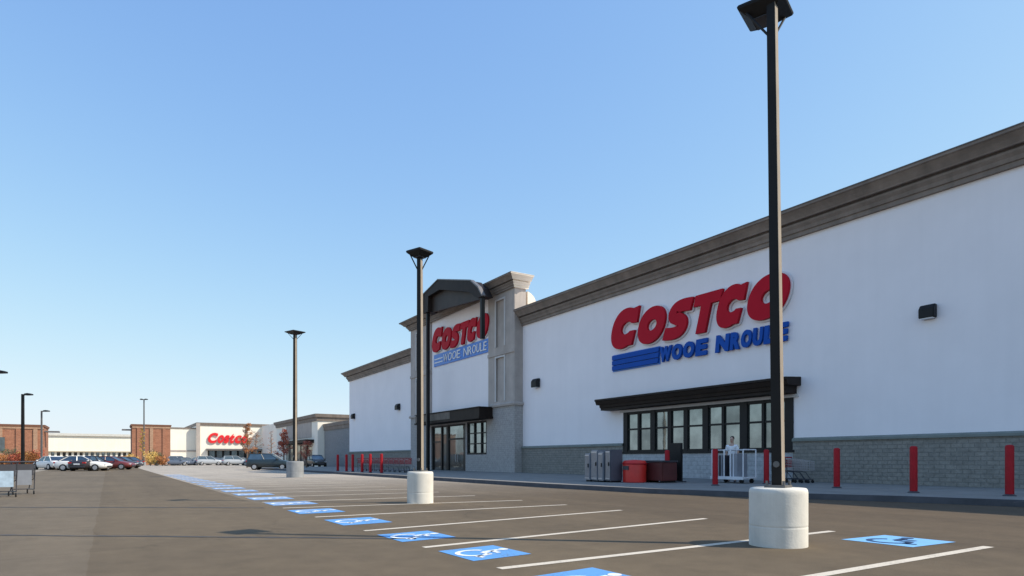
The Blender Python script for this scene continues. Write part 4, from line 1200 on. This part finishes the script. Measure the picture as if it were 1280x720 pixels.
white = make_car('small far white car parked in front of the long cream store', (0.78,0.77,0.75), 'sedan', 'far white cars')
GW = 'small far white car parked in front of the long cream store'
W_SPOTS = [(64,587.2,150),(70,584.2,160),(81,585.4,150),(92,583.4,165),(101,584.6,20),(110,583.5,10),(117,586.4,5),(126,584.4,170),(134,583.2,175),(105,588.6,8),(60,583.6,150),(142,584.8,0),(86,582.6,100),(121,582.6,95),(146,582.8,90)]
for i, (px, py, d) in enumerate(W_SPOTS):
    o = white if i == 0 else copy_tree(white); at_car(o, px, py, R(d), GW)
dark = make_car('small far dark car among the white cars at the end of the lane', (0.035,0.03,0.035), 'sedan', 'far dark cars')
for i, (px, py, d) in enumerate([(76,586.6,150),(90,587.4,140),(97,583.0,100),(113,588.4,95),(130,586.0,10),(152,585.2,5),(157,583.8,175)]):
    o = dark if i == 0 else copy_tree(dark); at_car(o, px, py, R(d), 'small far dark car among the white cars at the end of the lane')
blue = make_car('small far slate blue car in the line before the cream wing and far store', (0.10,0.13,0.19), 'sedan', 'far slate blue cars')
for i, (px, py) in enumerate([(219,582.0),(234,581.7),(251,581.3),(272,581.2),(286,581.4),(303,581.4),(207,581.9)]):
    o = blue if i == 0 else copy_tree(blue); at_car(o, px, py, RZ2 + R(4*(i%3)), 'small far slate blue car in the line before the cream wing and far store')
silv = make_car('small far silver car in the line before the cream wing and far store', (0.45,0.48,0.52), 'suv', 'far silver cars')
for i, (px, py) in enumerate([(226,581.6),(262,581.6),(295,581.9)]):
    o = silv if i == 0 else copy_tree(silv); at_car(o, px, py, RZ2, 'small far silver car in the line before the cream wing and far store')
red = make_car('small maroon car at the end of the lane, before the right pavilion', (0.16,0.03,0.03), 'sedan'); at_car(red, 139, 587.0, R(8))

# ------------------------------------------------------------------ trees and shrubs
def leaf_quads(m, rnd, cen, rad, n, sz):
    for _ in range(n):
        while True:
            p = Vector((rnd.uniform(-1,1), rnd.uniform(-1,1), rnd.uniform(-1,1)))
            if p.length < 1: break
        p = Vector((p.x*rad[0], p.y*rad[1], p.z*rad[2])) + Vector(cen)
        u = Vector((rnd.gauss(0,1), rnd.gauss(0,1), rnd.gauss(0,1))).normalized(); w = u.orthogonal().normalized()
        k = sz*rnd.uniform(0.6,1.3)
        m.add([p-u*k, p+w*k*0.55, p+u*k, p-w*k*0.55], [(0,1,2,3)])
def tree(name, label, px, Z, h, spread, seed, key, dens=1.0, cat='tree', z_low=0.3):
    rnd = random.Random(seed)
    t = thing(name, label, cat, ((px-640)/FPX*Z, Z, 0), rnd.random()*6)
    tr = MB(); lf = MB()
    tr.tube((0,0,0),(0.03,0,h*0.5),0.11,0.07,9).tube((0.03,0,h*0.5),(0.0,0.05,h*0.97),0.07,0.02,7)
    nb = 16
    for i in range(nb):
        u = z_low + (0.95-z_low)*i/(nb-1); an = i*2.4 + rnd.random()
        ln = spread*(1.05-0.65*abs(u-0.45)/0.55)*rnd.uniform(0.6,1.1)
        p0 = Vector((0.02,0.02,h*u)); p1 = p0 + Vector((math.cos(an)*ln, math.sin(an)*ln, ln*rnd.uniform(0.3,0.9)))
        tr.tube(p0, p1, 0.035, 0.01, 5)
        for k in range(3):
            q = p0.lerp(p1, 0.45+0.28*k)
            if rnd.random() < 0.85: leaf_quads(lf, rnd, q, (0.34*spread,0.34*spread,0.26*spread), int(26*dens), 0.075)
    tr.build('trunk', M['bark'], t, smooth=True)
    lf.build('crown', M[key], t)
    return t
def shrub(label, px, Z, h, w, seed, key, group=None):
    rnd = random.Random(seed)
    t = thing('shrub', label, 'shrub', ((px-640)/FPX*Z, Z, 0), rnd.random()*6, group)
    st = MB(); lf = MB()
    for i in range(9):
        an = i*2.4; p1 = (math.cos(an)*w*0.4, math.sin(an)*w*0.4, h*rnd.uniform(0.5,0.95))
        st.tube((0,0,0), p1, 0.025, 0.008, 5)
        leaf_quads(lf, rnd, p1, (w*0.36,w*0.36,h*0.24), 60, 0.10)
        leaf_quads(lf, rnd, (p1[0]*0.6,p1[1]*0.6,p1[2]*0.5), (w*0.3,w*0.3,h*0.25), 40, 0.10)
    st.build('stem', M['bark'], t); lf.build('foliage', M[key], t)
    return t
tree('autumn_tree', 'slim autumn tree with orange-brown leaves in front of the red far sign', 309, 84, 5.8, 0.95, 3, 'leaf_orange', 2.2)
tree('autumn_tree', 'thin nearly bare tree beside the orange tree, right of the far sign', 320, 90, 4.9, 1.1, 5, 'leaf_orange', 0.35)
tree('autumn_tree', 'thin bare tree between the far store and the third lamp post', 339, 95, 5.4, 0.7, 8, 'leaf_orange', 0.25)
tree('autumn_tree', 'small tree with red-orange leaves just left of the third lamp post', 355, 80, 4.6, 0.95, 11, 'leaf_red', 1.6)
tree('autumn_tree', 'reddish tree before the dark shop canopy right of the third lamp post', 383, 72, 3.1, 0.8, 13, 'leaf_red', 1.0)
tree('autumn_tree', 'slim pale yellow tree against the right brick pavilion', 178, 108, 6.3, 0.55, 15, 'leaf_yellow', 0.8)
SH = [(165,1.8,1.5,'leaf_yellow','round yellow shrub at the left corner of the right brick pavilion'),
      (158,1.5,1.4,'leaf_orange','orange shrub left of the right brick pavilion'),
      (188,2.2,1.7,'leaf_yellow','pale yellow shrub in front of the right brick pavilion'),
      (196,2.4,1.5,'leaf_green','dark green shrub in front of the right brick pavilion'),
      (203,1.5,1.5,'leaf_orange','low orange shrub near the right corner of the right brick pavilion')]
for i, (px, h, w, key, lb) in enumerate(SH): shrub(lb, px, 105 + (i%2)*3, h, w, 30+i, key)
SL = [(3,2.0,1.6,'leaf_orange','orange shrub at the left edge before the brick pavilion'),
      (13,2.6,1.5,'leaf_green','tall dark shrub before the left brick pavilion'),
      (21,1.8,1.4,'leaf_red','reddish shrub left of the lamp post before the left pavilion'),
      (31,1.9,1.5,'leaf_yellow','yellow shrub at the foot of the left pavilion lamp post'),
      (39,2.0,1.4,'leaf_orange','orange-brown shrub right of the left pavilion lamp post'),
      (47,2.2,1.2,'leaf_red','dark red shrub at the right corner of the left pavilion')]
for i, (px, h, w, key, lb) in enumerate(SL): shrub(lb, px, 84 + (i%2)*3, h, w, 50+i, key)

# ------------------------------------------------------------------ light, sky, camera
SUN_EL, SUN_AZ = R(43), R(-10)         # azimuth from +X towards +Y
D = Vector((math.cos(SUN_AZ)*math.cos(SUN_EL), math.sin(SUN_AZ)*math.cos(SUN_EL), math.sin(SUN_EL)))
sl = bpy.data.lights.new('sun', 'SUN'); sl.energy = 5.0; sl.angle = R(0.53); sl.color = (1.0, 0.91, 0.77)
so = bpy.data.objects.new('sun', sl); COL.objects.link(so); so.rotation_euler = D.to_track_quat('Z', 'Y').to_euler(); so.location = D*100
wd_ = bpy.data.worlds.new('World'); scene.world = wd_; wd_.use_nodes = True
nt = wd_.node_tree; bg = nt.nodes['Background']
sky = nt.nodes.new('ShaderNodeTexSky'); sky.sky_type = 'NISHITA'; sky.sun_disc = False
sky.sun_elevation = SUN_EL; sky.sun_rotation = math.pi/2 - SUN_AZ
sky.altitude = 0; sky.air_density = 1.0; sky.dust_density = 0.6; sky.ozone_density = 1.6
def vm(op, a, b=None):
    n = nt.nodes.new('ShaderNodeVectorMath'); n.operation = op
    for i, v in enumerate((a, b)):
        if v is None: continue
        if isinstance(v, bpy.types.NodeSocket): nt.links.new(v, n.inputs[i])
        else: n.inputs[i].default_value = v
    return n.outputs[0]
# film-like shoulder on the sky's radiance, per channel: 1 - exp(-k x)
BGS = 0.15
ex = vm('MULTIPLY', sky.outputs[0], tuple(-0.12*k for k in (2.3, 3.05, 5.2)))
sx = nt.nodes.new('ShaderNodeSeparateXYZ'); nt.links.new(ex, sx.inputs[0]); cx_ = nt.nodes.new('ShaderNodeCombineXYZ')
for i in range(3):
    e_ = nt.nodes.new('ShaderNodeMath'); e_.operation = 'EXPONENT'; nt.links.new(sx.outputs[i], e_.inputs[0]); nt.links.new(e_.outputs[0], cx_.inputs[i])
o1 = vm('SUBTRACT', (1.0, 1.0, 1.0), cx_.outputs[0])
o2 = vm('MULTIPLY', o1, (1/BGS,)*3)
nt.links.new(o2, bg.inputs['Color']); bg.inputs['Strength'].default_value = BGS

cam = bpy.data.cameras.new('camera'); co = bpy.data.objects.new('camera', cam); COL.objects.link(co)
co.location = (0, 0, EYE); co.rotation_euler = (R(90), 0, 0)
cam.sensor_width = 36; cam.lens = 36*FPX/1280; cam.shift_y = (YH-360)/1280
cam.clip_start = 0.05; cam.clip_end = 5000
scene.camera = co
scene.view_settings.view_transform = 'Standard'; scene.view_settings.look = 'None'
scene.view_settings.exposure = 0; scene.view_settings.gamma = 1
scene.render.engine = 'CYCLES'
